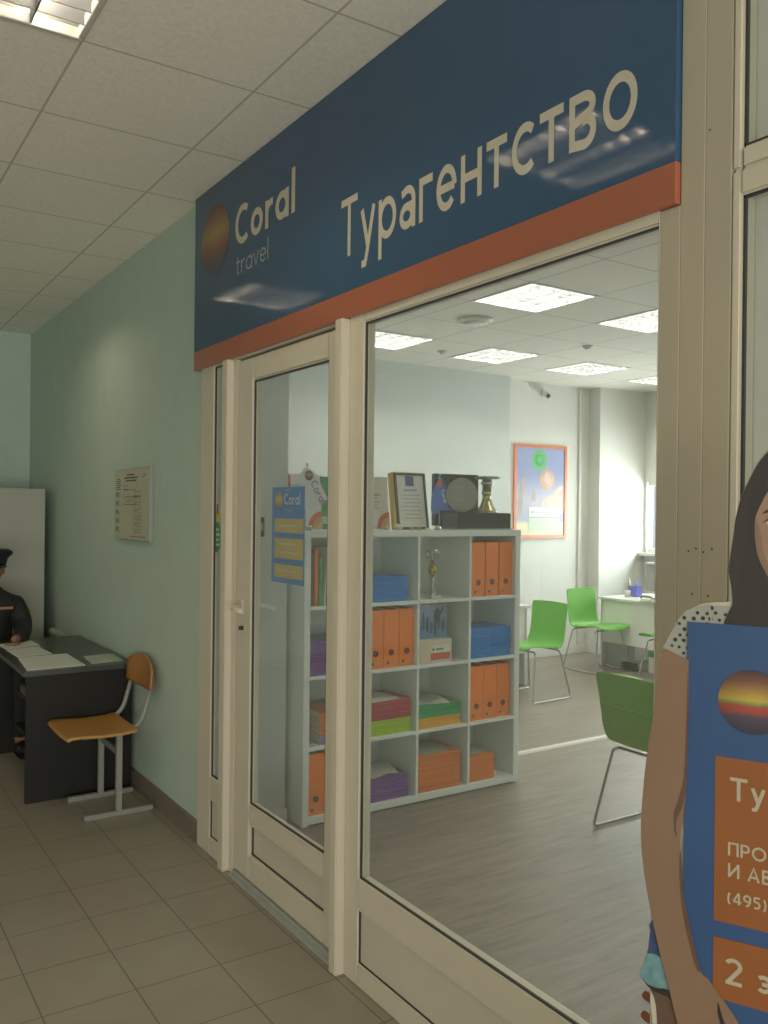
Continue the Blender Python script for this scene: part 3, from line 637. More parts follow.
# binders
def binder_proto(loc, label, group):
    t = thing('ring_binder', label, 'binder', loc, 0, group)
    w, d, h = .098, .29, .315; x, y, z = loc
    b = MB(); b.box(x-w/2, x+w/2, y, y+.004, z, z+h, .0015); b.box(x-w/2, x-w/2+.003, y+.003, y+d, z, z+h); b.box(x+w/2-.003, x+w/2, y+.003, y+d, z, z+h)
    put('cover', b, M['binder'], t)
    b = MB(); b.box(x-w/2+.006, x+w/2-.012, y+.01, y+d-.012, z+.006, z+h-.012); put('papers', b, M['pages'], t)
    b = MB(); b.lathe([(.0165, 0), (.0165, -.003), (.011, -.003), (.010, 0)], (x, y, z+.083), 18, axis='Y'); put('finger_ring', b, M['dark'], t)
    b = MB(); F = Face2D((x, y, z), (1, 0, 0), (0, 0, 1))
    F.disc(b, -.022, .028, .009, 1, 0, 14); F.rect(b, -.005, .03, .024, .033, 1, 1); put('spine_mark', b, [M['gold'], M['p_letter']], t, recalc=False)
    return t
cells_b = [(0, 3, ['left', 'middle', 'right'], 'bottom left cell behind the door', 3), (1, 1, ['left', 'middle', 'right'], 'second-row cell by the window edge', 3),
           (3, 0, ['left', 'middle', 'right'], 'top right cell of the shelf', 3), (3, 2, ['left', 'middle', 'right'], 'third-row right cell of the shelf', 3)]
pb = None
for c, r, names, where, n in cells_b:
    a, e, z = cell(c, r); pit = .1035; x0 = a+.012+.049 if c else a+.004+.049
    if c == 1: x0 = a+.080
    if c == 3 and r == 0: pit = .1085; x0 = a+.064
    for i in range(n):
        loc = (x0+i*pit, SF+.02+.004*((i*7) % 3), z); lab = f'orange ring binder, {names[i]} one of three in the {where}'
        if pb is None: pb = binder_proto(loc, lab, 'orange binders in the shelf unit')
        else: dup(pb, loc, 0, lab)
# catalogue piles
def pile(c, r, xo, w, items, where, dep=.26, y=SF+.02):
    """items: list of (material key, colour word, count, thickness); one object per catalogue"""
    a, e, z = cell(c, r); zz = z; X = a+xo
    for key, word, n, th in items:
        src = None
        for i in range(n):
            if src is None:
                b = MB(); b.box(-w/2, w/2, 0, .004, .0006, th-.0006, .0012, 0, 1); b.box(-w/2, w/2, .003, dep, .0006, .0018, 0, 0); b.box(-w/2, w/2, .003, dep, th-.0018, th-.0006, 0, 0)
                b.box(-w/2+.002, w/2-.002, .004, dep-.002, .0018, th-.0018, 0, 1)
                src = o = put('catalogue', b, [M[key], M['pages']])
                tag(o, f'{word} catalogue in the pile {where}', 'catalogue', f'{word} catalogues {where}')
            else: o = src.copy(); COL.objects.link(o)
            o.location = (X+w/2+random.uniform(-.003, .003), y+random.uniform(-.004, .004), zz)
            zz += th
    return zz
pile(0, 1, .02, .22, [('cat_purple', 'purple', 14, .0125)], 'in the left column of the shelf, second row')
pile(0, 2, .075, .215, [('cat_lilac', 'lilac', 4, .0125), ('cat_orange', 'orange', 9, .0125)], 'in the left column of the shelf, third row')
zb = pile(1, 0, .035, .255, [('cat_blue', 'blue', 11, .0125)], 'in the top cell just right of the window edge')
z13 = pile(1, 2, .030, .285, [('cat_lime', 'lime green', 7, .0115), ('cat_crimson', 'crimson', 9, .0115)], 'of two colours in the second column, third row')
z14 = pile(1, 3, .045, .255, [('cat_purple', 'purple', 10, .0125)], 'at the bottom of the second column')
z23 = pile(2, 2, .010, .30, [('cat_yellow', 'yellow', 5, .0115), ('cat_green', 'green', 6, .0115)], 'of two colours in the third column, third row')
z24 = pile(2, 3, .012, .30, [('cat_orange', 'orange', 15, .0135)], 'at the bottom of the third column')
pile(3, 1, .012, .15, [('cat_blue', 'blue', 12, .0145)], 'on the left in the right column, second row')
pile(3, 1, .166, .15, [('cat_blue', 'blue', 12, .0145)], 'on the right in the right column, second row')
z34 = pile(3, 3, .004, .20, [('cat_orange', 'orange', 11, .0135)], 'at the bottom of the right column')
# loose leaflets lying on the piles
def leaf(x, y, z, w, d, rz, lab, m='paper', name='leaflet', bendh=.004):
    b = MB(); n = 6
    for i in range(n):
        u0, u1 = -d/2+d*i/n, -d/2+d*(i+1)/n; f = lambda u: bendh*math.cos(u/d*PI)
        b.face([(-w/2, u0, f(u0)), (w/2, u0, f(u0)), (w/2, u1, f(u1)), (-w/2, u1, f(u1))])
        b.face([(-w/2, u0, f(u0)-.001), (-w/2, u1, f(u1)-.001), (w/2, u1, f(u1)-.001), (w/2, u0, f(u0)-.001)])
    o = put(name, b, M[m]); o.location = (x, y, z+.0015); o.rotation_euler = (0, 0, rz); return tag(o, lab, 'leaflet')
leaf(2.575, 4.06, z14, .19, .24, .35, 'white leaflet on the purple pile, turned to the left')
leaf(2.65, 4.05, z14+.007, .16, .22, -.3, 'white leaflet lying uppermost on the purple pile')
leaf(2.59, 4.04, z13, .2, .25, .15, 'white sheet lying on the crimson catalogues')
leaf(2.96, 4.05, z23, .22, .25, -.25, 'white sheet lying slanted on the green catalogues')
leaf(2.93, 4.07, z23+.007, .15, .22, .4, 'small pale leaflet uppermost on the green catalogues', 'paper_dim')
leaf(2.96, 4.05, z24, .2, .24, .1, 'white leaflet on the tall orange pile', 'paper_dim')
leaf(3.27, 4.06, z34, .16, .22, .2, 'white leaflet on the orange pile in the right column', 'paper_dim')
# standing folders in the top left cell
a, e, z = cell(0, 0)
for i, (xo, w, h, m, lab) in enumerate(((.004, .03, .27, 'p_skin_d', 'slim brown folder standing leftmost in the top left shelf cell'), (.038, .02, .29, 'cat_orange', 'tan folder standing second in the top left shelf cell'),
                          (.064, .022, .25, 'sheet_green', 'dull green folder standing third in the top left shelf cell'), (.115, .045, .30, 'screen', 'gray folder standing fifth in the top left shelf cell'), (.165, .05, .29, 'desk_dark', 'dark box file standing rightmost in the top left shelf cell'))):
    b = MB(); b.box(a+xo, a+xo+w, SF+.03, SF+.035, z, z+h, .0015); b.box(a+xo, a+xo+.003, SF+.035, SF+.29, z, z+h); b.box(a+xo+w-.003, a+xo+w, SF+.035, SF+.29, z, z+h); b.box(a+xo+.004, a+xo+w-.004, SF+.036, SF+.28, z+.003, z+h-.01, mi=1)
    tag(put('folder', b, [M[m], M['pages']]), lab, 'folder', 'folders in the top left shelf cell')
b = MB(); pr = [(a+.092+.02*math.sin(t*1.6)*t, z+.30*t) for t in [i/8 for i in range(9)]]
b.prism([(x, zz) for x, zz in pr]+[(x+.005, zz) for x, zz in pr[::-1]], SF+.02, SF+.24, 'Y'); tag(put('brochure', b, M['paper']), 'white bent brochure standing between the folders in the top left cell', 'brochure')
# gray vase behind the blue pile
a, e, z = cell(1, 0)
v = thing('vase', 'dark gray vase shape standing behind the blue catalogues', 'vase', (a+.045, SB-.055, z))
b = MB(); b.lathe([(.03, 0), (.042, .06), (.042, .16), (.025, .19), (.012, .205), (.012, .225), (.017, .235)], (a+.045, SB-.06, z), 18); put('vase_body', b, M['screen'], v)
b = MB(); b.lathe([(.013, .233), (.013, .25), (.004, .256)], (a+.045, SB-.06, z), 14); put('stopper', b, M['dark'], v)
# trophy
a, e, z = cell(2, 0); cx, cyy = a+.146, SF+.08
t = thing('trophy_cup', 'slim silver and gold trophy cup on the second row of the shelf top', 'trophy', (cx, cyy, z)); t['label'] = 'slim silver and gold trophy cup standing alone in a top shelf cell'
b = MB(); b.box(cx-.035, cx+.035, cyy-.03, cyy+.03, z, z+.018, .003); put('base', b, M['ivory'], t)
b = MB(); b.lathe([(.028, .018), (.02, .03), (.011, .05), (.009, .10), (.013, .115), (.006, .125)], (cx, cyy, z), 16); put('stem', b, M['steel'], t)
b = MB(); b.lathe([(.006, .125), (.026, .14), (.028, .165), (.022, .18), (.008, .187), (.006, .205)], (cx, cyy, z), 16); put('medallion_ball', b, M['gold'], t)
b = MB(); b.lathe([(.006, .205), (.018, .225), (.030, .255), (.034, .275), (.030, .275), (.014, .235), (.002, .225)], (cx, cyy, z), 18); put('cup_bowl', b, M['steel'], t)
for s in (-1, 1):
    b = MB(); b.tube(smooth_line([(cx+s*.030, cyy, z+.268), (cx+s*.05, cyy, z+.262), (cx+s*.046, cyy, z+.235), (cx+s*.02, cyy, z+.228)]), .004, 8); put('cup_handle', b, M['steel'], t)
# picture stand: photo panel over a cream pocket with a card
a, e, z = cell(2, 1); X0, X1, yy = a+.018, a+.245, SF+.075
t = thing('leaflet_stand', 'leaflet stand with a blue beach group photo above a cream box', 'leaflet stand', ((X0+X1)/2, yy, z))
F = Face2D((X0, yy, z), (1, 0, 0), (0, 0, 1), .001)
b = MB(); b.box(X0, X1, yy, yy+.006, z, z+.32); put('back_board', b, M['paper'], t)
b = MB(); F.rect(b, .002, X1-X0-.002, .13, .318, 1); put('photo_print', b, M['pic_blue'], t, recalc=False)
b = MB()
for i in range(7):
    u = .03+i*.028; h = .06+.02*((i*5) % 3); v0 = .15+.012*((i*3) % 4)
    F.poly(b, smooth_line([(u-.008, v0), (u-.009, v0+h*.6), (u-.004, v0+h*.75), (u+.004, v0+h*.75), (u+.009, v0+h*.6), (u+.006, v0)], 3, True), 2, i % 2); F.disc(b, u, v0+h*.87, .009, 2, i % 2, 12)
F.poly(b, smooth_line([(.135, .22), (.13, .27), (.15, .30), (.172, .285), (.165, .22)], 3, True), 3, 0); F.poly(b, [(.165, .27), (.195, .305), (.2, .298), (.172, .255)], 3, 0)
put('printed_figures', b, [M['ink'], M['ink_blue']], t, recalc=False)
b = MB(); b.box(X0, X1, yy-.05, yy-.001, z, z+.13, .003); put('leaflet_pocket', b, M['ivory'], t)
b = MB(); F2 = Face2D((X0, yy-.05, z), (1, 0, 0), (0, 0, 1), .001); F2.rect(b, .075, .212, .015, .055, 1, 1); F2.rect(b, .075, .212, .055, .10, 1, 0); F2.disc(b, .093, .075, .009, 2, 2, 14); F2.rect(b, .11, .165, .07, .08, 2, 2)
put('card', b, [M['paper'], M['red'], M['cat_green']], t, recalc=False)

# ------------------------------------------------------------------ on top of the shelf
ZT = 1.508
def lean_board(name, label, cat, x0, x1, yb, h, lean, group=None):
    """frame leaning back: returns thing and its face"""
    t = thing(name, label, cat, ((x0+x1)/2, yb, ZT), 0, group)
    up = Vector((0, math.sin(lean), math.cos(lean))); return t, Face2D((x0, yb, ZT+.001), (1, 0, 0), up, .001), up
def slab(mb, F, u0, u1, v0, v1, d0, d1, mi=0):
    pts = [F.o+F.ex*u+F.ey*v for u, v in ((u0, v0), (u1, v0), (u1, v1), (u0, v1))]
    A = [mb.bm.verts.new(p+F.n*d0) for p in pts]; B = [mb.bm.verts.new(p+F.n*d1) for p in pts]
    for i in range(4): mb.bm.faces.new((A[i], A[(i+1) % 4], B[(i+1) % 4], B[i])).material_index = mi
    mb.bm.faces.new(A[::-1]).material_index = mi; mb.bm.faces.new(B).material_index = mi
def certificate(label, x0, w, yb, h, arc, mats_arc, lines=True, m='paper'):
    t, F, up = lean_board('certificate', label, 'certificate', x0, x0+w, yb, h, .12)
    b = MB(); slab(b, F, 0, w, 0, h, -.003, 0); put('sheet', b, M[m], t)
    b = MB()
    if arc:
        for i, r in enumerate((.085, .06, .035)):
            F.poly(b, [(w, 0.004)]+[(w-r*math.cos(a), .004+r*1.1*math.sin(a)) for a in [j*PI/24 for j in range(13)]], 1+i, i)
    put('corner_print', b, mats_arc, t, recalc=False) if arc else None
    if lines:
        b = MB()
        for i, (u0, u1, v) in enumerate(((.02, .12, .80), (.03, .15, .66), (.02, .13, .60), (.03, .15, .52), (.03, .13, .46), (.04, .14, .40))):
            F.rect(b, u0/.21*w, u1/.21*w, v*h-(.006 if i == 1 else .003), v*h+(.006 if i == 1 else .003), 1, 0)
        put('printed_lines', b, M['dim_letter'], t, recalc=False)
    return t
certificate('white certificate with red edge and warm corner, behind the small white flag', 2.01+.09, .20, 4.10, .297, True, [M['red'], M['po_gold'], M['sheet_yellow']])
t = [o for o in bpy.data.objects if o.name.startswith('certificate')][-1]
F = Face2D((2.10, 4.10, ZT+.001), (1, 0, 0), (0, math.sin(.12), math.cos(.12)), .001); b = MB(); F.rect(b, 0, .02, .2, .297, 2); put('red_edge', b, M['red'], t, recalc=False)
certificate('white certificate with orange corner arc right of the window edge', 2.54, .20, 4.10, .297, True, [M['red'], M['po_gold'], M['sheet_yellow']])
# green folder sheet
t, F, up = lean_board('brochure', 'dark green brochure standing beside the white flag', 'brochure', 2.275, 2.46, 4.14, .29, .1)
b = MB(); slab(b, F, 0, .16, 0, .29, -.005, 0); put('cover', b, M['sheet_green'], t)
b = MB(); F.disc(b, .06, .11, .018, 1, 0, 16); F.rect(b, .03, .10, .03, .07, 1, 1); put('cover_print', b, [M['cat_green'], M['po_pale']], t, recalc=False)
# framed certificate
t, F, up = lean_board('framed_certificate', 'framed certificate with gold and dark frame on the shelf top', 'framed certificate', 2.74, 2.955, 4.02, .33, .16)
w, h = .215, .325
b = MB(); slab(b, F, -.018, .0, 0, h, -.035, -.004); slab(b, F, 0, w, h-.004, h+.006, -.03, -.004); put('gold_backing', b, M['sheet_yellow'], t)
b = MB(); slab(b, F, 0, .014, 0, h, -.008, .006); slab(b, F, w-.014, w, 0, h, -.008, .006); slab(b, F, .014, w-.014, 0, .014, -.008, .006); slab(b, F, .014, w-.014, h-.014, h, -.008, .006); put('frame', b, M['dark'], t)
b = MB(); slab(b, F, .012, w-.012, .012, h-.012, -.006, 0); put('sheet', b, M['paper'], t)
b = MB(); F.rect(b, .075, .135, h-.075, h-.016, 1, 0); F.rect(b, .06, .15, h-.105, h-.093, 1, 1)
for i in range(7): F.rect(b, .04+.01*(i % 3), w-.045-.008*(i % 2), h-.13-.022*i, h-.125-.022*i, 1, 1)
put('printed_text', b, [M['ink_blue'], M['dim_letter']], t, recalc=False)
# flags on table stands
def pennant(label, loc, pole_h, lean, poly, fm, extra):
    t = thing('table_flag', label, 'flag', loc); x, y, z = loc
    b = MB(); b.lathe([(.030, 0), (.030, .006), (.012, .014), (.006, .02)], loc, 20); put('base', b, M['steel'], t)
    b = MB(); b.tube([(x, y, z+.015), (x+lean[0], y+lean[1], z+pole_h)], .003, 8); b.ball((x+lean[0], y+lean[1], z+pole_h), .006); put('pole', b, M['steel'], t)
    F = Face2D((x, y-.004, z), (1, 0, 0), (0, 0, 1), .001)
    b = MB(); pts = poly; n = len(pts)
    F.poly(b, pts, 0); F.poly(b, pts[::-1], -1.2); put('flag_cloth', b, fm, t, recalc=False); extra(t, F); return t
def ex1(t, F):
    b = MB(); F.disc(b, .018, .285, .026, 1, 0, 18); put('flag_emblem', b, M['ball2'], t, recalc=False)
    b = MB(); a = -1.05; add_text(b, 'Coral', F.P(.026, .245, 1), F.ex*math.cos(a)+F.ey*math.sin(a), F.ey*math.cos(a)-F.ex*math.sin(a), width=.125, height=.042, mi=0, depth=.1); put('flag_lettering', b, M['ink_blue'], t, recalc=False)
pennant('small white table flag with blue lettering seen through the door', (2.135, 3.99, ZT), .345, (.01, 0), [(-.04, .10), (.06, .115), (.135, .16), (.085, .25), (.035, .315), (-.0, .33), (-.03, .29)], M['flag_white'], ex1)
def ex2(t, F):
    b = MB(); F.poly(b, [(-.03, .25), (-.012, .285), (.015, .275), (.012, .245)], 1); put('flag_top', b, M['red'], t, recalc=False)
    b = MB(); a = -1.25; add_text(b, 'Coral', F.P(.004, .225, 1), F.ex*math.cos(a)+F.ey*math.sin(a), F.ey*math.cos(a)-F.ex*math.sin(a), width=.075, height=.025, depth=.1); put('flag_lettering', b, M['flag_white'], t, recalc=False)
pennant('small blue table flag beside the framed certificate', (2.985, 3.96, ZT), .315, (.0, 0), [(-.066, .115), (-.06, .19), (-.035, .25), (-.012, .29), (.01, .285), (.03, .24), (.045, .165), (.03, .135), (-.01, .098), (-.045, .085)], M['flag_blue'], ex2)
# presentation case with award
X0, X1, Y0, Y1 = 3.10, 3.50, 3.93, 4.12
t = thing('award_case', 'open black presentation case holding a gilded award on the shelf', 'case', ((X0+X1)/2, 4.0, ZT))
b = MB(); b.box(X0, X1, Y0, Y1, ZT+.001, ZT+.10, .004); put('case_base', b, M['black'], t)
b = MB(); b.box(X0-.003, X1+.003, Y0-.003, Y1+.003, ZT+.0, ZT+.008, .001); put('case_rim', b, M['frame_gray'], t)
b = MB(); b.box(X0-.03, X1-.10, Y1-.005, Y1+.035, ZT+.02, ZT+.33, .004); put('case_lid', b, M['black'], t)
F = Face2D((X0, Y1-.006, ZT), (1, 0, 0), (0, 0, 1), .001)
b = MB(); F.disc(b, .17, .205, .122, 1, 0, 36, ry=.105); put('oval_plate', b, M['p_blouse'], t, recalc=False)
b = MB()
for i in range(5): F.rect(b, .10+.01*(i % 2), .19-.012*(i % 3), .25-.026*i, .254-.026*i, 2)
put('plate_lines', b, M['dim_letter'], t, recalc=False)
b = MB(); F.poly(b, smooth_line([(-.02, .30), (.03, .28), (.03, .2), (-.01, .12), (.06, .11), (.12, .105), (.07, .13), (.04, .20), (.05, .26), (.0, .31)], 4, True), 1); put('lid_lining', b, M['flag_blue'], t, recalc=False)
aw = thing('glass_award', 'gilded bell-shaped award standing in the black presentation case', 'award', (3.385, 4.02, ZT+.10))
b = MB(); b.lathe([(.062, 0), (.060, .012), (.042, .04), (.028, .075), (.023, .10), (.032, .11), (.032, .122), (.024, .13)], (3.385, 4.02, ZT+.101), 24); put('bell_body', b, M['pale_gold'], aw)
b = MB(); b.lathe([(.028, .13), (.028, .165), (.038, .17), (.038, .182), (.028, .188), (.028, .20)], (3.385, 4.02, ZT+.101), 24); put('neck', b, M['steel'], aw)
b = MB(); b.box(3.332, 3.438, 3.965, 4.075, ZT+.301, ZT+.318, .003); put('cap_plate', b, M['screen'], aw)
# shells and trinkets along the front edge
for i, (x, y, s, m, lab, nm) in enumerate(((2.675, 3.925, .026, 'ivory', 'largest white seashell at the foot of the framed certificate', 'seashell'), (2.61, 3.93, .015, 'ivory', 'small cream seashell left of the large seashell', 'seashell'), (2.76, 3.915, .013, 'gold', 'tiny brown seashell below the framed certificate, left', 'seashell'),
                                   (2.81, 3.913, .014, 'gold', 'tiny brown seashell below the framed certificate, middle', 'seashell'), (2.862, 3.913, .012, 'ivory', 'tiny white seashell below the framed certificate, right', 'seashell'))):
    b = MB(); b.lathe([(0, 0), (s*.8, s*.15), (s, s*.5), (s*.6, s*1.0), (s*.15, s*1.35), (0, s*1.4)], (x, y, ZT), 12)
    for v in b.bm.verts:
        an = math.atan2(v.co.y-y, v.co.x-x); rr = 1+.12*math.cos(an*6); v.co.x = x+(v.co.x-x)*rr*1.15; v.co.y = y+(v.co.y-y)*rr
    tag(put(nm, b, M[m]), lab, 'seashell', 'shells on the shelf top')
b = MB(); b.ball((2.935, 3.912, ZT+.014), .014); b.lathe([(.012, 0), (.012, .004)], (2.935, 3.912, ZT), 12); tag(put('glass_ball', b, M['steel']), 'small shiny glass ball below the blue table flag', 'ornament')
b = MB(); b.ball((2.125, 3.92, ZT+.014), .014); b.lathe([(.012, 0), (.012, .004)], (2.125, 3.92, ZT), 12); tag(put('glass_ball', b, M['steel']), 'small shiny glass ball at the left end of the shelf top', 'ornament')

# ------------------------------------------------------------------ poster in the niche
t = thing('framed_poster', 'orange-framed travel poster on the white back wall', 'poster', (6.745, 7.098, 1.32))
F = Face2D((6.345, 7.085, 1.325), (1, 0, 0), (0, 0, 1), .0012); w, h = .79, 1.035
b = MB(); slab(b, F, 0, .035, 0, h, -.014, .01); slab(b, F, w-.035, w, 0, h, -.014, .01); slab(b, F, .035, w-.035, 0, .035, -.014, .01); slab(b, F, .035, w-.035, h-.035, h, -.014, .01); put('frame', b, M['po_frame'], t)
b = MB(); F.rect(b, .03, w-.03, .03, h-.03, 0); put('print', b, M['po_sky'], t, recalc=False)
b = MB(); F.disc(b, .37, .865, .118, 1, 0); F.disc(b, .37, .865, .07, 2, 1); F.disc(b, .38, .875, .04, 3, 0); put('green_ring', b, [M['po_green'], M['cat_green']], t, recalc=False)
b = MB(); F.disc(b, .49, .655, .112, 1, 0); F.poly(b, smooth_line([(.43, .68), (.5, .74), (.55, .68), (.52, .60), (.47, .62)], 3, True), 2, 1); put('gold_disc', b, [M['po_gold'], M['po_pink']], t, recalc=False)
b = MB(); F.poly(b, smooth_line([(.06, .27), (.065, .45), (.10, .62), (.18, .74), (.15, .60), (.13, .45), (.12, .27)], 4, True), 1); F.poly(b, [(.26, .40), (.27, .52), (.29, .56), (.31, .50), (.33, .42)], 1); put('pale_towers', b, M['po_tower'], t, recalc=False)
b = MB(); F.poly(b, smooth_line([(.42, .34), (.45, .44), (.55, .48), (.64, .55), (.74, .58), (.75, .30), (.6, .3)], 4, True), 1); put('pink_haze', b, M['po_pink'], t, recalc=False)
b = MB(); F.rect(b, .22, .68, .24, .345, 3, 0); F.rect(b, .22, .68, .07, .225, 3, 1); F.rect(b, .27, .56, .285, .295, 4, 2); F.disc(b, .265, .29, .018, 4, 2, 12)
for i in range(3): F.rect(b, .26, .62-.03*i, .18-.035*i, .185-.035*i, 4, 2)
put('text_boxes', b, [M['po_text'], M['po_pale'], M['dim_letter']], t, recalc=False)

# ------------------------------------------------------------------ door and glass stickers
t = thing('hanging_sign', 'blue hanging sign with three orange boxes inside the glass door', 'sign', (1.60, 3.134, 1.318))
F = Face2D((1.5975, 3.277, 1.316), (0, -1, 0), (0, 0, 1), .0006); w, h = .284, .390
b = MB(); b.box(1.598, 1.601, 3.277-w, 3.277, 1.316, 1.316+h); put('board', b, M['cat_blue'], t)
b = MB()
for v0, v1 in ((.205, .262), (.100, .182), (.022, .075)): F.rect(b, .028, w-.004, v0, v1, 1)
put('orange_boxes', b, M['po_gold'] if False else M['sheet_yellow'], t, recalc=False)
b = MB()
for v0 in (.232, .160, .125, .05): F.rect(b, .06, w-.06, v0-.004, v0+.004, 2)
put('faint_lines', b, M['ivory'], t, recalc=False)
b = MB(); F.disc(b, .065, .335, .034, 1, 0, 20); put('ball_emblem', b, M['ball3'], t, recalc=False)
b = MB(); F.text(b, 'Coral', .112, .318, 1, width=.14, height=.045, bold=.02); put('lettering', b, M['flag_white'], t, recalc=False)
b = MB(); F.rect(b, .12, .165, .374, .379, 1); F.text(b, 'travel', .115, .288, 1, width=.07, height=.018); put('small_print', b, M['dim_letter'], t, recalc=False)
F = Face2D((1.5695, 0, 0), (0, -1, 0), (0, 0, 1), .0004)
def on_wall(px, py, x): return on_plane(px, py, Vector((x, 0, 0)), Vector((1, 0, 0)))
t = thing('round_sticker', 'green oval sticker on the narrow side glass by the door', 'sticker', (1.582, 3.80, 1.42))
b = MB(); F.disc(b, -3.797, 1.483, .052, 1, 0, 28, ry=.07); put('sticker_face', b, M['sticker_green'], t, recalc=False)
b = MB()
for i, dz in enumerate((.035, .012, -.012, -.035)): F.rect(b, -3.822, -3.772+.008*(i % 2), 1.483+dz-.005, 1.483+dz+.005, 2)
put('white_marks', b, M['po_pale'], t, recalc=False)
t = thing('warning_sticker', 'small yellow triangular sticker above the green oval one', 'sticker', (1.582, 3.79, 1.56))
b = MB(); F.poly(b, [(-3.835, 1.563), (-3.745, 1.563), (-3.79, 1.625)], 1); put('sticker_face', b, M['sticker_yellow'], t, recalc=False)
b = MB(); F.rect(b, -3.797, -3.783, 1.59, 1.635, 2); put('black_mark', b, M['ink'], t, recalc=False)
p = on_plane(261, 527, Vector((0, 4.01, 0)), Vector((0, 1, 0)))
t = thing('wall_switch', 'small dark switch plate on the gray wall behind the door glass', 'switch', (p.x, 4.018, p.z))
b = MB(); b.box(p.x-.02, p.x+.02, 4.008, 4.02, p.z-.05, p.z+.05, .003); put('plate', b, M['desk_dark'], t)
b = MB(); b.box(p.x-.011, p.x+.011, 4.004, 4.009, p.z-.02, p.z+.02, .002); put('rocker', b, M['screen'], t)

# ------------------------------------------------------------------ office chairs (origin on the floor, facing +X locally)
def make_chair(label, fabric=False):
    rc = .035 if fabric else 0
    t = thing('office_chair', label, 'chair', (0, 0, 0), 0, 'green chairs in the shop')
    prof = smooth_line([(.235, .425), (.225, .447), (.15, .452), (.02, .436), (-.10, .432), (-.185, .452), (-.222-rc*.4, .52), (-.236-rc*.6, .60), (-.248-rc*.8, .70), (-.258-rc, .785), (-.262-rc, .822)], 4)
    N = len(prof); K = 12; b = MB(); G = []
    for i, (x, z) in enumerate(prof):
        s = i/(N-1)
        hw = .215 if s < .45 else .215-.012*math.sin((s-.45)/.55*PI)
        e0 = min(1, s/.10); e1 = min(1, (1-s)/.12)
        hw *= (.80+.20*math.sqrt(max(0, 1-(1-e0)**2)))*(.74+.26*math.sqrt(max(0, 1-(1-e1)**2)))
        row = []
        for k in range(K+1):
            c = 2*k/K-1; dish = .018*(c*c)
            dx, dz = (0, dish) if s < .42 else (dish*.9, 0)
            row.append(b.bm.verts.new((x+dx, c*hw, z+dz)))
        G.append(row)
    for i in range(N-1):
        for k in range(K):
            f = b.bm.faces.new((G[i][k], G[i][k+1], G[i+1][k+1], G[i+1][k])); f.smooth = True
    o = put('seat_shell', b, M['chair_fabric' if fabric else 'chair_green'], t, local=True)
    m = o.modifiers.new('s', 'SOLIDIFY'); m.thickness = .022 if fabric else .012; m.offset = -1
    m = o.modifiers.new('b', 'BEVEL'); m.width = .004; m.segments = 2; m.limit_method = 'ANGLE'
    mods_to_mesh(o)
    if fabric:
        b = MB(); z = .655; b.tube([(-.2535, -.185, z), (-.276, -.1, z), (-.2795, 0, z), (-.276, .1, z), (-.2535, .185, z)], .0035, 6); put('seam', b, M['chair_fabric'], t, local=True)
    for sgn in (-1, 1):
        b = MB(); y = .245*sgn
        b.tube(bend([(.13, .16*sgn, .418), (.145, .19*sgn, .405), (.225, y, .010), (-.245, y, .010), (-.165, .19*sgn, .405), (-.15, .16*sgn, .418)], .03), .0075, 10)
        put('sled_leg', b, M['steel'], t, local=True)
    b = MB(); b.tube([(.13, -.165, .418), (.13, .165, .418)], .0075, 8); b.tube([(-.15, -.165, .418), (-.15, .165, .418)], .0075, 8); put('seat_bracket', b, M['steel'], t, local=True)
    return t
ch = make_chair('bright green shell chair facing left, nearest the shelf unit')
ch.location = (5.26, 5.63, 0); ch.rotation_euler = (0, 0, PI+.06)
dup(ch, (6.758, 6.245, 0), -PI/2, 'bright green shell chair facing forward in front of the white corner')
dup(ch, (6.80, 5.33, 0), PI/2, 'green shell chair at the white desk, cut by the pillar')
dk = make_chair('dark green upholstered chair turned away, close behind the shop window', True)
dk.location = (3.595, 2.865, 0); dk.rotation_euler = (0, 0, .0)

# ------------------------------------------------------------------ desks in the shop
def desk(label, x0, x1, y0, y1, z, side, legs):
    t = thing('office_desk', label, 'desk', ((x0+x1)/2, (y0+y1)/2, 0))
    b = MB(); b.box(x0, x1, y0, y1, z-.025, z, .003); put('desk_top', b, M['desk_white'], t)
    return t
t = desk('white office desk by the window wall with a pen cup on it', 6.965, 7.75, 5.60, 6.43, .728, 0, 0)
b = MB(); b.box(6.985, 7.003, 5.62, 6.40, .26, .703); put('front_panel', b, M['desk_white'], t)
b = MB(); b.box(7.03, 7.04, 6.0, 6.38, .02, .26); put('kick_panel', b, M['desk_gray'], t)
for yy in (5.625, 6.40):
    b = MB(); b.box(6.985, 7.72, yy-.012, yy+.012, 0, .703, .002); put('end_panel', b, M['desk_white'], t)
t = desk('white office desk half hidden behind the shelf unit', 4.1, 5.60, 5.98, 6.65, .748, 0, 0)
b = MB(); b.box(4.14, 5.56, 6.02, 6.038, .30, .723); put('front_panel', b, M['desk_white'], t)
b = MB(); b.box(4.14, 5.50, 6.06, 6.07, .02, .30); put('kick_panel', b, M['desk_gray'], t)
for xx in (4.14, 5.56):
    b = MB(); b.box(xx-.012, xx+.012, 6.02, 6.62, 0, .723, .002); put('end_panel', b, M['desk_white'], t)
b = MB(); b.box(5.39, 5.47, 6.0, 6.03, .748, .775, .008, seg=3); tag(put('stapler', b, M['desk_gray']), 'small gray stapler on the desk edge behind the shelf', 'stapler')
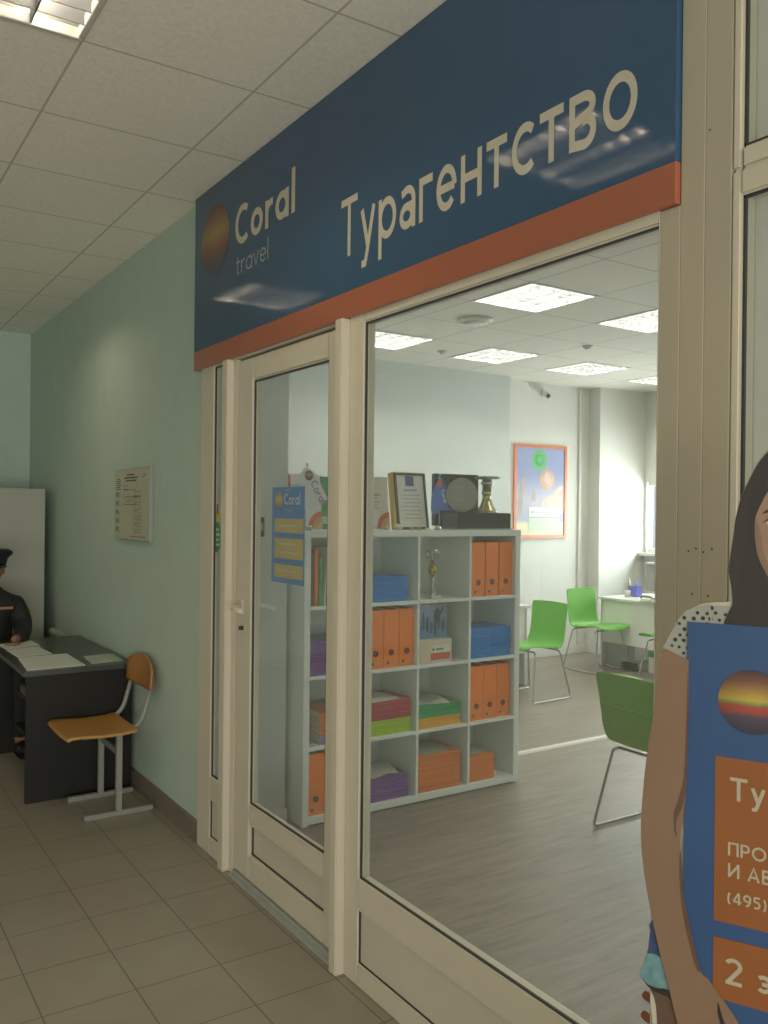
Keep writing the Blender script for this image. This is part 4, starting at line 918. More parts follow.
# pen cup with pens
def desk_pt(px, py, z=.728): return on_plane(px, py, Vector((0, 0, z)), Vector((0, 0, 1)))
p = desk_pt(635, 596.5); cx, cyy, z = p.x, p.y, .728
t = thing('pen_cup', 'violet square pen cup on the white desk', 'pen cup', (cx, cyy, z))
b = MB(); s = .05
for d in ((-s, -s+.004, -s, s), (s-.004, s, -s, s), (-s, s, -s, -s+.004), (-s, s, s-.004, s)): b.box(cx+d[0], cx+d[1], cyy+d[2], cyy+d[3], z, z+.11, .001)
b.box(cx-s, cx+s, cyy-s, cyy+s, z, z+.006); put('cup', b, M['violet'], t)
for i, (dx, dy, tx, ty, h, m, lab) in enumerate(((-.02, .02, -.03, .02, .19, 'steel', 'silver pen in the violet pen cup'), (.02, .01, .02, .01, .17, 'ink_blue', 'blue pen in the violet pen cup'), (.0, -.02, .012, -.012, .16, 'violet', 'violet marker in the violet pen cup'))):
    b = MB(); b.tube([(cx+dx, cyy+dy, z+.008), (cx+dx+tx, cyy+dy+ty, z+h)], .006, 8); tag(put('pen', b, M[m]), lab, 'pen')
p = desk_pt(627.5, 597); b = MB(); b.lathe([(.028, 0), (.032, .05), (.032, .07), (.028, .07), (.026, .006), (0, .005)], (p.x, p.y, .728), 16); tag(put('paper_cup', b, M['paper']), 'small white cup left of the violet pen cup', 'cup')
p = desk_pt(650, 602); 
t = thing('telephone', 'pale desk telephone right of the pen cup', 'telephone', (p.x, p.y, .728)); b = MB(); b.box(p.x-.07, p.x+.07, p.y-.08, p.y+.08, .728, .755, .01, seg=3); put('phone_body', b, M['desk_white'], t)
b = MB(); b.tube(bend([(p.x-.05, p.y-.07, .765), (p.x-.05, p.y-.06, .785), (p.x-.05, p.y+.06, .785), (p.x-.05, p.y+.07, .765)], .015), .013, 10); put('handset', b, M['desk_gray'], t)
p = on_plane(650, 590, Vector((7.35, 0, 0)), Vector((1, 0, 0)))
t = thing('monitor', 'gray back of a monitor on the white desk beside the pillar', 'monitor', (7.37, p.y-.2, .728))
yy = p.y+.06
b = MB(); b.box(7.35, 7.385, yy-.46, yy, .80, 1.085, .008, seg=3); put('screen_housing', b, M['screen'], t)
b = MB(); b.box(7.345, 7.39, yy-.465, yy+.005, 1.082, 1.10, .004); put('top_edge', b, M['desk_white'], t)
b = MB(); b.box(7.375, 7.395, yy-.26, yy-.20, .735, .9); b.box(7.30, 7.46, yy-.33, yy-.13, .728, .738, .003); put('stand', b, M['desk_gray'], t)
# box with a green lid under the desk
p = on_plane(645, 673, Vector((0, 0, 0)), Vector((0, 0, 1)))
t = thing('storage_box', 'white box with a green lid under the white desk', 'box', (7.17, p.y-.12, 0))
bx, by = 6.80, p.y-.25
bx = 7.09
b = MB(); b.box(bx, bx+.16, by-.1, p.y+.0, 0, .16, .004); put('box_body', b, M['desk_white'], t)
b = MB(); b.box(bx-.004, bx+.164, by-.104, p.y+.004, .16, .215, .004); put('lid', b, M['cat_green'], t)
# cables
b = MB(); p1 = on_plane(588, 636, Vector((0, 7.08, 0)), Vector((0, 1, 0)))
b.tube(smooth_line([(p1.x, 7.078, p1.z), (p1.x+.12, 6.9, p1.z-.05), (p1.x+.3, 6.7, p1.z-.16), (7.2, 6.5, .06), (7.12, 6.3, .012), (7.1, 5.9, .012)], 6), .006, 8); tag(put('power_cable', b, M['desk_gray']), 'gray cable looping from the wall socket behind the chair', 'cable')
b = MB(); b.box(p1.x-.05, p1.x+.05, 7.085, 7.1, p1.z-.04, p1.z+.04, .003); tag(put('wall_socket', b, M['white_trim']), 'white wall socket above the skirting by the green chair', 'socket')
b = MB(); pts = []
for i in range(60): a = i*.55; r = .05+.025*math.sin(i*1.3); pts.append((6.99+r*math.cos(a)*.5, 6.02+r*math.sin(a)*1.6, .05+.035*math.sin(i*.9)))
b.tube(smooth_line(pts, 2), .005, 6); tag(put('cable_bundle', b, M['dark']), 'tangled dark cables on the floor under the white desk', 'cables')
# red stickers low on the shop glass
for i, (px, py, lab) in enumerate(((647, 996, 'small red sticker low on the shop glass, upper of two'), (645.5, 1016, 'small red sticker low on the shop glass, lower of two'))):
    p = on_wall(px, py, 1.5695); b = MB(); F = Face2D((1.5695, 0, 0), (0, -1, 0), (0, 0, 1), .0004)
    F.poly(b, smooth_line([(-p.y-.014, p.z-.006), (-p.y-.004, p.z+.01), (-p.y+.014, p.z+.008), (-p.y+.016, p.z-.008), (-p.y, p.z-.012)], 4, True), 1); tag(put('red_sticker', b, M['red_dull'], recalc=False), lab, 'sticker')

# ------------------------------------------------------------------ corridor: security desk
DT = .722
t = thing('security_desk', 'black security desk standing along the green wall', 'desk', (1.26, 5.6, 0))
b = MB(); b.box(.955, 1.56, 4.965, 6.22, DT-.028, DT, .002); put('desk_top', b, M['desk_top'], t)
b = MB(); b.box(.972, 1.55, 4.985, 5.01, 0, DT-.028, .001); put('end_panel', b, M['desk_dark'], t)
b = MB(); b.box(1.02, 1.55, 6.09, 6.115, 0, DT-.028, .001); put('end_panel', b, M['desk_dark'], t)
b = MB(); b.box(1.53, 1.55, 5.01, 6.09, .08, DT-.028); put('back_panel', b, M['desk_dark'], t)
for z in (.33, .53):
    b = MB(); b.box(1.0, 1.53, 5.012, 5.42, z, z+.018); put('inner_shelf', b, M['desk_dark'], t)
b = MB(); b.box(1.0, 1.53, 5.42, 5.44, .30, DT-.028); put('inner_divider', b, M['desk_dark'], t)
def quad_sheet(name, label, pts, z, m, cat='paper', lines=0, group=None):
    P = [on_plane(px, py, Vector((0, 0, z)), Vector((0, 0, 1))) for px, py in pts]
    t = thing(name, label, cat, (sum(p.x for p in P)/4, sum(p.y for p in P)/4, z), 0, group)
    b = MB(); A = [b.bm.verts.new(p+Vector((0, 0, .001))) for p in P]; B = [b.bm.verts.new(p+Vector((0, 0, .004))) for p in P]
    for i in range(4): b.bm.faces.new((A[i], A[(i+1) % 4], B[(i+1) % 4], B[i]))
    b.bm.faces.new(A[::-1]); b.bm.faces.new(B); put('sheet', b, M[m], t)
    if lines:
        b = MB()
        for i in range(1, lines+1):
            v = i/(lines+1); a = P[0].lerp(P[3], v).lerp(P[1].lerp(P[2], v), .06); c = P[0].lerp(P[3], v).lerp(P[1].lerp(P[2], v), .94)
            d = (P[3]-P[0]).normalized()*.0022; u = Vector((0, 0, .0046))
            b.face([a-d+u, c-d+u, c+d+u, a+d+u])
        put('ruled_lines', b, M['dim_letter'], t, recalc=False)
quad_sheet('paper_sheet', 'wide ruled paper sheet nearest the front edge of the black desk', [(27, 671), (85.4, 665.5), (66.7, 654), (17.7, 658.3)], DT, 'paper', lines=6)
quad_sheet('paper_sheet', 'white paper sheet in the middle of the black desk papers', [(17.7, 657.7), (52, 654), (38.5, 647), (6, 650.3)], DT, 'paper', lines=5)
quad_sheet('paper_sheet', 'white paper sheet under the hands of the seated guard', [(5.5, 649.5), (39.6, 645.6), (31, 641), (-3, 645)], DT, 'paper', lines=4)
quad_sheet('paper_sheet', 'dull greenish sheet lying near the wall on the black desk', [(91.7, 664.3), (123, 660.8), (112.5, 654), (83, 657)], DT, 'paper_dim')
for (x, y, z, s, lab) in ((1.05, 5.06, .348, .035, 'crumpled white paper ball on the lower desk shelf'),):
    b = MB(); bb = bmesh.new(); bmesh.ops.create_icosphere(bb, subdivisions=2, radius=s)
    for v in bb.verts: v.co *= random.uniform(.75, 1.1); v.co.z = max(v.co.z, -s*.8); v.co += Vector((x, y, z+s*.8))
    b.merge(bb); tag(put('crumpled_paper', b, M['paper']), lab, 'paper')
b = MB(); b.box(1.0, 1.22, 5.06, 5.3, .549, .60, .004); tag(put('notebook', b, M['p_skin_d']), 'brown notebook on the upper inner shelf of the black desk', 'notebook')

# ------------------------------------------------------------------ plywood chair beside the desk
t = thing('school_chair', 'plywood and gray steel school chair beside the black desk', 'chair', (1.3, 4.73, 0))
YA, YB = 4.565, 4.905
b = MB(); pr = smooth_line([(1.07, .436), (1.083, .452), (1.13, .456), (1.25, .448), (1.37, .450), (1.435, .460)], 5)
for i in range(len(pr)-1):
    pass
G = []
for i, (x, z) in enumerate(pr):
    s = i/(len(pr)-1); inset = .03*max(0, 1-s/.06)**2+.03*max(0, 1-(1-s)/.06)**2
    G.append([b.bm.verts.new((x, 4.49+inset+(4.935-4.49-2*inset)*k/8, z-.006*math.sin(PI*k/8))) for k in range(9)])
for A, B in zip(G, G[1:]):
    for k in range(8): b.bm.faces.new((A[k], A[k+1], B[k+1], B[k])).smooth = True
o = put('seat', b, M['ply'], t); m = o.modifiers.new('s', 'SOLIDIFY'); m.thickness = .014; m.offset = -1
m = o.modifiers.new('b', 'BEVEL'); m.width = .004; m.segments = 2; m.limit_method = 'ANGLE'; mods_to_mesh(o)
b = MB(); G = []
for i in range(9):
    v = i/8; z = .645+.145*v; e = .07*max(0, 1-(1-v)/.35)**2+.012*max(0, 1-v/.2)**2
    row = []
    for k in range(13):
        c = 2*k/12-1; y = 4.72+c*(.213-e); row.append(b.bm.verts.new((1.512+.012*v-.022*(c*c)+.01, y, z+(.018*(1-c*c) if v > .5 else -.012*(1-c*c))*abs(v-.5)*2)))
    G.append(row)
for A, B in zip(G, G[1:]):
    for k in range(12): b.bm.faces.new((A[k], A[k+1], B[k+1], B[k])).smooth = True
o = put('backrest', b, M['ply_back'], t); m = o.modifiers.new('s', 'SOLIDIFY'); m.thickness = .012; m.offset = 0
mods_to_mesh(o)
for y in (YA, YB):
    b = MB(); b.box(1.175, 1.535, y-.0175, y+.0175, 0, .026, .004); put('foot_runner', b, M['frame_gray'], t)
    b = MB(); b.box(1.338, 1.368, y-.014, y+.014, .026, .432, .003); put('post', b, M['frame_gray'], t)
    b = MB(); pts = bend([(1.17, y, .430), (1.46, y, .430), (1.535, y, .70)], .10, 8)
    b.tube(pts, .0125, 8); put('seat_rail', b, M['frame_gray'], t)
b = MB(); b.box(1.345, 1.361, YA, YB, .31, .345, .002); put('cross_bar', b, M['frame_gray'], t)

# ------------------------------------------------------------------ wall plan board
t = thing('wall_plan', 'framed evacuation plan board hanging on the green wall', 'notice board', (1.572, 5.03, 1.42))
b = MB(); b.box(1.548, 1.571, 4.705, 5.365, 1.425, 1.845, .003); put('board_frame', b, M['board_alu'], t)
F = Face2D((1.5478, 5.355, 1.432), (0, -1, 0), (0, 0, 1), .0006); w, h = .64, .405
b = MB(); F.rect(b, 0, w, 0, h, 0); put('plan_sheet', b, M['board_paper'], t, recalc=False)
b = MB()
for i, (u0, u1) in enumerate(((.24, .38), (.18, .44), (.22, .42))): F.rect(b, u0, u1, .372-.017*i, .380-.017*i, 1)
for i in range(6): F.rect(b, .035, .10+.02*((i*3) % 2), .35-.012*i, .355-.012*i, 1)
for i in range(5):
    v = .26-.052*i; F.rect(b, .03, .055, v-.012, v+.014, 1)
    for j in range(3): F.rect(b, .065, .115-.008*((i+j) % 3), v+.008-.01*j, v+.011-.01*j, 1)
put('plan_legend', b, M['ink'], t, recalc=False); b = MB()
def outline(u0, u1, v0, v1, k=.003):
    for r in ((u0, u1, v0, v0+k), (u0, u1, v1-k, v1), (u0, u0+k, v0, v1), (u1-k, u1, v0, v1)): F.rect(b, *r, 1)
outline(.18, .40, .20, .29); outline(.18, .25, .29, .315); outline(.37, .50, .25, .28); put('plan_drawing', b, M['ink'], t, recalc=False); b = MB(); outline(.37, .50, .04, .25)
for i in range(5): outline(.20+.035*i, .235+.035*i, .20+.02*(i % 2), .25)
for i in range(5): outline(.39, .43+.02*(i % 2), .05+.04*i, .085+.04*i); outline(.45, .49, .055+.04*i, .08+.04*i)
F.rect(b, .30, .60, .015, .019, 1); F.rect(b, .52, .575, .36, .364, 1); F.rect(b, .54, .59, .37, .374, 1)
put('plan_column', b, M['ink'], t, recalc=False)

# ------------------------------------------------------------------ white cabinet
t = thing('tall_cabinet', 'tall pale cabinet in the far corner behind the seated guard', 'cabinet', (.85, 7.25, 0))
b = MB(); b.box(.2, 1.495, 7.03, 7.45, .0, 1.752, .003); put('carcass', b, M['cabinet'], t)
for i in range(2):
    b = MB(); b.box(.205+.645*i, .845+.645*i, 7.014, 7.029, .06, 1.745, .002); d = put('door', b, M['cabinet'], t)
    b = MB(); xx = .80 if i == 0 else .90; b.box(xx-.006, xx+.006, 6.985, 7.013, .95, 1.10, .003); hh = put('handle', b, M['alu'], t); hh.parent = d

# ------------------------------------------------------------------ seated guard
GX, GY = 1.0, 6.43
g = thing('person', 'seated guard in black uniform and peaked cap writing at the black desk', 'person', (GX, GY, 0))
def skin_fig(name, V, E, m, root_i=0, sub=2, parent=None, extra=None, voxel=None):
    me = bpy.data.meshes.new(name); me.from_pydata([v[:3] for v in V], E, []); o = bpy.data.objects.new(name, me); COL.objects.link(o)
    md = o.modifiers.new('skin', 'SKIN'); md.use_smooth_shade = True; md.branch_smoothing = .6
    for i, v in enumerate(V):
        r = v[3]; me.skin_vertices[0].data[i].radius = r if isinstance(r, tuple) else (r, r); me.skin_vertices[0].data[i].use_root = (i == root_i)
    s = o.modifiers.new('sub', 'SUBSURF'); s.levels = s.render_levels = sub
    mods_to_mesh(o)
    if extra:
        bm = bmesh.new(); bm.from_mesh(o.data); extra(bm); bm.to_mesh(o.data); bm.free()
    if voxel:
        r = o.modifiers.new('r', 'REMESH'); r.mode = 'VOXEL'; r.voxel_size = voxel; r.use_smooth_shade = True
        c = o.modifiers.new('c', 'SMOOTH'); c.factor = .5; c.iterations = 3; mods_to_mesh(o)
    o.data.materials.append(M[m]); o.parent = parent; return o
# joints, figure faces -Y, sits at seat height .46
J = dict(pel=(0, 0, .56), wst=(0, -.01, .70), che=(0, -.05, .90), nek=(0, -.075, 1.045), hdb=(0, -.09, 1.10))
V = [(0, 0, .55, (.15, .11)), (0, -.01, .70, (.14, .10)), (0, -.05, .88, (.15, .105)), (0, -.075, .99, (.08, .06)), (0, -.09, 1.065, (.055, .055)), (0, -.10, 1.13, (.05, .055))]
E = [(0, 1), (1, 2), (2, 3), (3, 4), (4, 5)]
for s in (-1, 1):
    i = len(V)
    V += [(s*.155, -.055, .955, .05), (s*.205, -.13, .80, .045), (s*.165, -.30, .748, .038), (s*.10, -.41, .752, .028), (s*.085, -.455, .745, (.036, .018))]
    E += [(3, i), (i, i+1), (i+1, i+2), (i+2, i+3), (i+3, i+4)]
    i = len(V)
    V += [(s*.10, -.05, .53, .095), (s*.14, -.20, .52, .082), (s*.15, -.36, .51, .062), (s*.15, -.37, .30, .056), (s*.15, -.34, .09, .040), (s*.155, -.40, .045, (.042, .035)), (s*.16, -.50, .035, (.042, .028))]
    E += [(0, i), (i, i+1), (i+1, i+2), (i+2, i+3), (i+3, i+4), (i+4, i+5), (i+5, i+6)]
def guard_extra(bm):
    def add(c, r, n=16):
        b = bmesh.new(); bmesh.ops.create_uvsphere(b, u_segments=n, v_segments=12, radius=1); mp = {}
        for v in b.verts: mp[v] = bm.verts.new((c[0]+v.co.x*r[0], c[1]+v.co.y*r[1], c[2]+v.co.z*r[2]))
        for f in b.faces: bm.faces.new([mp[v] for v in f.verts])
        b.free()
    add((0, -.115, 1.195), (.075, .095, .105)); add((0, -.135, 1.135), (.055, .07, .05))           # skull, jaw
    add((0, -.212, 1.175), (.014, .02, .022)); add((0, -.205, 1.19), (.009, .014, .03))              # nose
    for s in (-1, 1):
        add((s*.077, -.11, 1.18), (.012, .022, .032)); add((s*.03, -.200, 1.205), (.022, .012, .008))   # ears, brow
        for k in range(4):                                                                            # curled fingers on the desk
            x = s*.085+(k-1.5)*.018; L = (.024, .03, .028, .02)[k]; add((x, -.485-L*.3, .738), (.0085, L, .0085), 10); add((x, -.485-L*1.1, .731), (.0078, L*.55, .0078), 10)
        add((s*.085-s*.042, -.455, .736), (.010, .03, .010), 10)
    add((0, -.198, 1.14), (.022, .01, .006)); add((0, -.196, 1.13), (.019, .01, .006))               # lips
skin_fig('body', V, E, 'skin', 0, 2, g, guard_extra, .009)
# jacket over torso and arms
V = [(0, 0, .56, (.185, .135)), (0, -.01, .72, (.165, .125)), (0, -.05, .89, (.175, .13)), (0, -.07, 1.0, (.125, .10)), (0, -.085, 1.06, (.075, .072)), (0, -.09, 1.095, (.066, .066))]
E = [(0, 1), (1, 2), (2, 3), (3, 4), (4, 5)]
for s in (-1, 1):
    i = len(V); V += [(s*.165, -.055, .955, .085), (s*.205, -.13, .80, .070), (s*.165, -.30, .755, .056), (s*.115, -.395, .755, .044)]
    E += [(3, i), (i, i+1), (i+1, i+2), (i+2, i+3)]
skin_fig('jacket', V, E, 'uniform', 0, 2, g)
V = [(0, .0, .54, (.17, .13))]; E = []
for s in (-1, 1):
    i = len(V); V += [(s*.10, -.06, .53, .105), (s*.14, -.20, .525, .095), (s*.15, -.365, .515, .077), (s*.15, -.375, .30, .070), (s*.15, -.345, .085, .058)]
    E += [(0, i), (i, i+1), (i+1, i+2), (i+2, i+3), (i+3, i+4)]
skin_fig('trousers', V, E, 'uniform', 0, 2, g)
for s in (-1, 1):
    b = MB(); b.ball((GX+s*.155, GY-.43, .045), (.052, .13, .043)); b.box(GX+s*.155-.048, GX+s*.155+.048, GY-.55, GY-.32, .0, .022, .01); put('shoe', b, M['black'], g)
b = MB(); b.lathe([(.088, 1.215), (.098, 1.235), (.104, 1.262), (.135, 1.292), (.138, 1.305), (.115, 1.322), (.0, 1.326)], (GX, GY-.115, 0), 28)
for v in b.bm.verts: v.co.z += -(v.co.y-(GY-.115))*.12 if v.co.z > 1.25 else 0
put('cap', b, M['uniform'], g)
b = MB(); pk = []
A = [b.bm.verts.new((GX+.094*math.sin(a), GY-.115-.094*math.cos(a), 1.232)) for a in [(-1.1+.22*i) for i in range(11)]]
B = [b.bm.verts.new((GX+.105*math.sin(a), GY-.115-(.10+.055*math.cos(a*1.3))*math.cos(a), 1.208)) for a in [(-1.1+.22*i) for i in range(11)]]
for i in range(10): b.bm.faces.new((A[i], A[i+1], B[i+1], B[i]))
o = put('cap_peak', b, M['black'], g); m = o.modifiers.new('s', 'SOLIDIFY'); m.thickness = .004; mods_to_mesh(o)
b = MB(); b.box(GX+.04, GX+.13, GY-.187, GY-.181, .925, .942, .002, mtx=None); put('chest_badge', b, M['badge'], g)
b = MB(); b.ball((GX+.248, GY-.10, .875), (.012, .03, .04)); put('sleeve_badge', b, M['badge'], g)
b = MB(); b.lathe([(.080, 1.15), (.084, 1.19), (.086, 1.225)], (GX, GY-.098, 0), 20)
bmesh.ops.delete(b.bm, geom=[v for v in b.bm.verts if v.co.y < GY-.14], context='VERTS'); put('hair', b, M['hair_dark'], g)
for s in (-1, 1):
    b = MB(); b.ball((GX+s*.03, GY-.203, 1.190), (.012, .007, .006)); put('eye', b, M['p_eye'], g)
t = thing('guard_chair', 'dark plain chair under the seated guard', 'chair', (GX, GY, 0))
b = MB(); b.box(GX-.21, GX+.21, GY-.20, GY+.20, .40, .44, .012); put('seat', b, M['desk_dark'], t)
b = MB(); b.box(GX-.20, GX+.20, GY+.21, GY+.235, .62, .90, .01); put('backrest', b, M['desk_dark'], t)
for s in (-1, 1):
    b = MB(); b.tube(bend([(GX+s*.18, GY+.18, 0), (GX+s*.18, GY+.20, .42), (GX+s*.18, GY+.222, .88)], .04), .011, 8); put('leg', b, M['black'], t)
    b = MB(); b.tube([(GX+s*.19, GY-.17, 0), (GX+s*.18, GY-.16, .41)], .011, 8); put('leg', b, M['black'], t)

# ------------------------------------------------------------------ life-size printed cardboard standee
SO = Vector((1.15, .858, 0)); SEX = Vector((.434, -.901, 0)).normalized(); SN = SEX.cross(Vector((0, 0, 1)))
FS = Face2D(SO, SEX, (0, 0, 1), .0007)
def Q(px, py): p = on_plane(px, py, SO, SN)-SO; return (p.dot(SEX), p.z)
def Qs(pts, n=4, closed=True): return smooth_line([Q(*p) for p in pts], n, closed)
t = thing('cardboard_standee', 'life-size cardboard cutout of a dark-haired woman holding a blue advertising board', 'standee', (SO.x+SEX.x*.1, SO.y+SEX.y*.1, 0))
FC = 803                                          # pixel column of the face centre line
hair = [(803, 424), (783, 437), (768, 452), (758, 464), (748.5, 482), (740.5, 500), (735.5, 521), (734, 534), (730, 561), (729.5, 573), (732, 590), (732.5, 604), (728, 614), (724, 626), (722, 660), (760, 668), (850, 668), (884, 660), (880, 610), (876, 570), (872, 530), (862, 490), (845, 456), (825, 434)]
blouse = [(727, 606), (713, 604.5), (701, 606), (693, 608.5), (686, 612.5), (679, 620), (673.5, 630), (668, 640), (663, 648.5), (668, 649.5), (675, 651.5), (682, 655.5), (689, 661), (700, 680), (690, 800), (684, 880), (760, 900), (905, 890), (912, 700), (944, 655), (925, 622), (905, 610), (880, 606)]
arm = [(664, 648), (662.5, 655), (660.4, 664), (655, 710), (648, 752), (643.3, 797), (641.8, 833), (644.6, 868), (651.6, 910), (662, 956), (668, 978), (675.5, 1010), (682, 1032), (690, 1046), (712, 1048), (726, 1040), (722, 1012), (716.6, 991), (708, 977), (700.8, 968), (693.8, 938), (687, 906), (683.5, 882), (681.5, 842), (684, 815), (687, 790), (689, 734), (689.5, 664), (688, 659)]
shorts = [(653, 918), (650.5, 930), (648.5, 948), (648, 954), (662, 960), (690, 985), (760, 1000), (880, 995), (890, 900), (700, 880)]
cuff = [(648.5, 953), (644, 964), (640, 973.5), (646, 981), (656, 987), (670, 989.5), (700, 1010), (755, 1020), (757, 1000), (690, 985), (668, 968), (660, 956)]
legs = [[(652, 984), (656, 1005), (659, 1060), (664, 1150), (672, 1260), (680, 1360), (688, 1460), (684, 1500), (678, 1540), (700, 1552), (735, 1548), (732, 1500), (730, 1400), (742, 1280), (752, 1180), (756, 1080), (756, 1010), (700, 1000)],
        [(768, 1010), (768, 1080), (772, 1180), (778, 1290), (786, 1400), (790, 1500), (786, 1548), (822, 1556), (846, 1545), (838, 1500), (842, 1400), (856, 1280), (868, 1160), (876, 1060), (876, 995), (820, 1000)]]
oarm = [(938, 655), (944, 690), (950, 760), (956, 840), (950, 900), (930, 960), (900, 985), (888, 975), (905, 930), (912, 860), (910, 760), (908, 670)]
board = [(688.2, 621.3), (880, 640), (872, 1110), (676, 1062)]
bo = [Q(*p) for p in board]
bl_, br_, bt_ = bo[0][0], bo[0][0]+.30, bo[0][1]; blb = Q(682.5, 900)[0]; bb_ = Q(700, 1070)[1]
# silhouette backing, slightly larger than the print
sil = [(803, 421), (781, 434), (766, 449), (756, 462), (746.5, 481), (738.5, 500), (733.5, 521), (732, 534), (728, 561), (727.5, 573), (730, 590), (730.5, 602), (713, 602.5), (700, 604), (684.5, 611), (677, 619), (671.5, 629), (666, 639), (660.5, 649), (658.6, 664), (653, 710), (646, 752), (641.3, 797), (639.8, 833), (642.6, 868), (650, 908), (650, 917), (647, 935), (646, 951), (641, 962), (637.5, 973.5), (644, 983), (649, 988), (650, 1010), (654, 1060), (659, 1150), (668, 1260), (676, 1360), (684, 1460), (676, 1540), (672, 1566),
       (760, 1570), (850, 1566), (843, 1500), (846, 1400), (860, 1280), (872, 1160), (880, 1060), (885, 1000), (905, 990), (934, 963), (955, 903), (961, 840), (955, 760), (949, 690), (948, 655), (928, 620), (906, 607), (884, 603), (880, 570), (876, 530), (866, 488), (848, 453), (827, 431)]
so = [Q(p[0]+(1.3 if p[0] < 800 else 0), p[1]) for p in sil]; so = [(u, max(v, .0)) for u, v in so]
b = MB()
A = [b.bm.verts.new(FS.P(u, v, 0)) for u, v in so]; B = [b.bm.verts.new(FS.P(u, v, 0)-SN*.006) for u, v in so]
for i in range(len(so)): b.bm.faces.new((A[i], B[i], B[(i+1) % len(so)], A[(i+1) % len(so)]))
b.bm.faces.new(A); b.bm.faces.new(B[::-1])
put('foam_backing', b, M['p_white'], t)
def layer(name, polys, m, k):
    b = MB()
    for p in polys: FS.poly(b, p, k)
    return put(name, b, M[m], t, recalc=False)
layer('printed_legs', [Qs(l) for l in legs], 'p_skin_d', 1)
layer('printed_shorts', [Qs(shorts, 2)], 'p_denim', 2)
layer('printed_far_arm', [Qs(oarm)], 'p_skin', 1)
layer('printed_neck', [Qs([(782, 585), (780, 625), (760, 640), (803, 660), (846, 640), (826, 625), (824, 585)])], 'p_face', 3)
layer('printed_blouse', [Qs(blouse, 3)], 'p_blouse', 2)
# dots of the blouse
b = MB(); r = .0031
def inside(p, poly):
    c = False; n = len(poly)
    for i in range(n):
        (x1, y1), (x2, y2) = poly[i], poly[i-1]
        if (y1 > p[1]) != (y2 > p[1]) and p[0] < (x2-x1)*(p[1]-y1)/(y2-y1)+x1: c = not c
    return c
bp = Qs(blouse, 3); rnd = random.Random(3)
us = [p[0] for p in bp]; vs = [p[1] for p in bp]; row = 0; v = max(vs)-.008
while v > min(vs):
    u = min(us)+(.0065 if row % 2 else 0)
    while u < max(us):
        uu, vv = u+rnd.uniform(-.0012, .0012), v+rnd.uniform(-.0012, .0012)
        if all(inside((uu+a, vv+c), bp) for a, c in ((r*1.2, 0), (-r*1.2, 0), (0, r*1.2), (0, -r*1.2))): FS.disc(b, uu, vv, r*rnd.uniform(.75, 1.15), 3, 0, 9)
        u += .0132
    v -= .0092; row += 1
put('printed_dots', b, M['p_dot'], t, recalc=False)
layer('printed_pleats', [[Q(709.5, 607), Q(710.8, 607), Q(712.2, 622), Q(711, 622)]], 'dim_letter', 4)
layer('printed_hair', [Qs(hair, 4)], 'p_hair', 4)
# face
face = [(803, 462), (785, 468), (768, 492), (761.5, 504), (756, 517), (755, 530), (755.5, 542), (758.5, 557), (765, 571), (776, 588), (790, 601), (803, 604), (816, 601), (830, 588), (841, 571), (847.5, 557), (850.5, 542), (851, 530), (850, 517), (844.5, 504), (838, 492), (821, 468)]
layer('printed_face', [Qs(face, 3)], 'p_face', 5)
layer('printed_cheek_shade', [Qs([(757, 520), (755.5, 530), (756, 542), (759, 557), (765.5, 571), (776, 588), (782, 592), (772, 572), (764, 552), (761, 532)], 3)], 'p_skin', 6)
layer('printed_brows', [Qs([(763, 513.5), (768, 509.5), (776, 507.5), (790, 510), (776, 510.5), (768, 512.5)], 3), Qs([(843, 513.5), (838, 509.5), (830, 507.5), (816, 510), (830, 510.5), (838, 512.5)], 3)], 'p_hair', 6)
layer('printed_eye_whites', [Qs([(766, 523), (771, 519), (779, 518), (787, 523), (779, 526), (771, 526)], 3), Qs([(840, 523), (835, 519), (827, 518), (819, 523), (827, 526), (835, 526)], 3)], 'p_eyew', 6)
b = MB()
for c in (777, 829):
    u, v = Q(c, 522); FS.disc(b, u, v, .0062, 7, 0, 16)
for s in (-1, 1):
    f = lambda x: FC+s*(x-FC) if s > 0 else 2*FC-x
    FS.poly(b, Qs([(f(764), 523), (f(770), 517.5), (f(779), 516), (f(788), 522.5), (f(779), 518.5), (f(770), 520)], 3), 7)
put('printed_eyes', b, M['p_eye'], t, recalc=False)
layer('printed_nose', [Qs([(798, 530), (794, 552), (793, 559), (799, 562), (803, 563), (807, 562), (813, 559), (811, 556), (803, 559), (797, 556)], 3)], 'p_skin', 6)
layer('printed_lips', [Qs([(786, 577), (797, 573.5), (803, 575), (809, 573.5), (820, 577), (811, 583), (803, 584.5), (795, 583)], 3)], 'p_lip', 6)
# board with print
b = MB()
bq = [(bl_, bt_), (bl_+.30, bt_-.0), (bl_+.30, bb_-.02), (blb, bb_-.02)]
bq = [(bl_, bt_), (bl_+.31, bt_), (bl_+.31, bb_-.03), (bl_-.004, bb_-.03)]
FS.poly(b, bq, 6); put('printed_board', b, M['p_blue'], t, recalc=False)
b = MB(); u0 = Q(716, 760)[0]; FS.rect(b, u0, bl_+.29, Q(716, 919)[1], Q(716, 755)[1], 7); FS.rect(b, u0, bl_+.29, Q(712, 995)[1], Q(712, 934)[1], 7)
put('orange_boxes', b, M['p_orange'], t, recalc=False)
c = Q(752.5, 702); b = MB(); FS.disc(b, c[0], c[1], abs(Q(718.5, 702)[0]-c[0]), 7, 0, 36); put('ball_emblem', b, M['ball2'], t, recalc=False)
def T(s, px, pyb, pyt, width=None, bold=0.0):
    b = MB(); u, v = Q(px, pyb); h = Q(px, pyt)[1]-v; FS.text(b, s, u, v, 8, height=h, width=width, bold=.02)
    put('board_lettering', b, M['p_letter'], t, recalc=False)
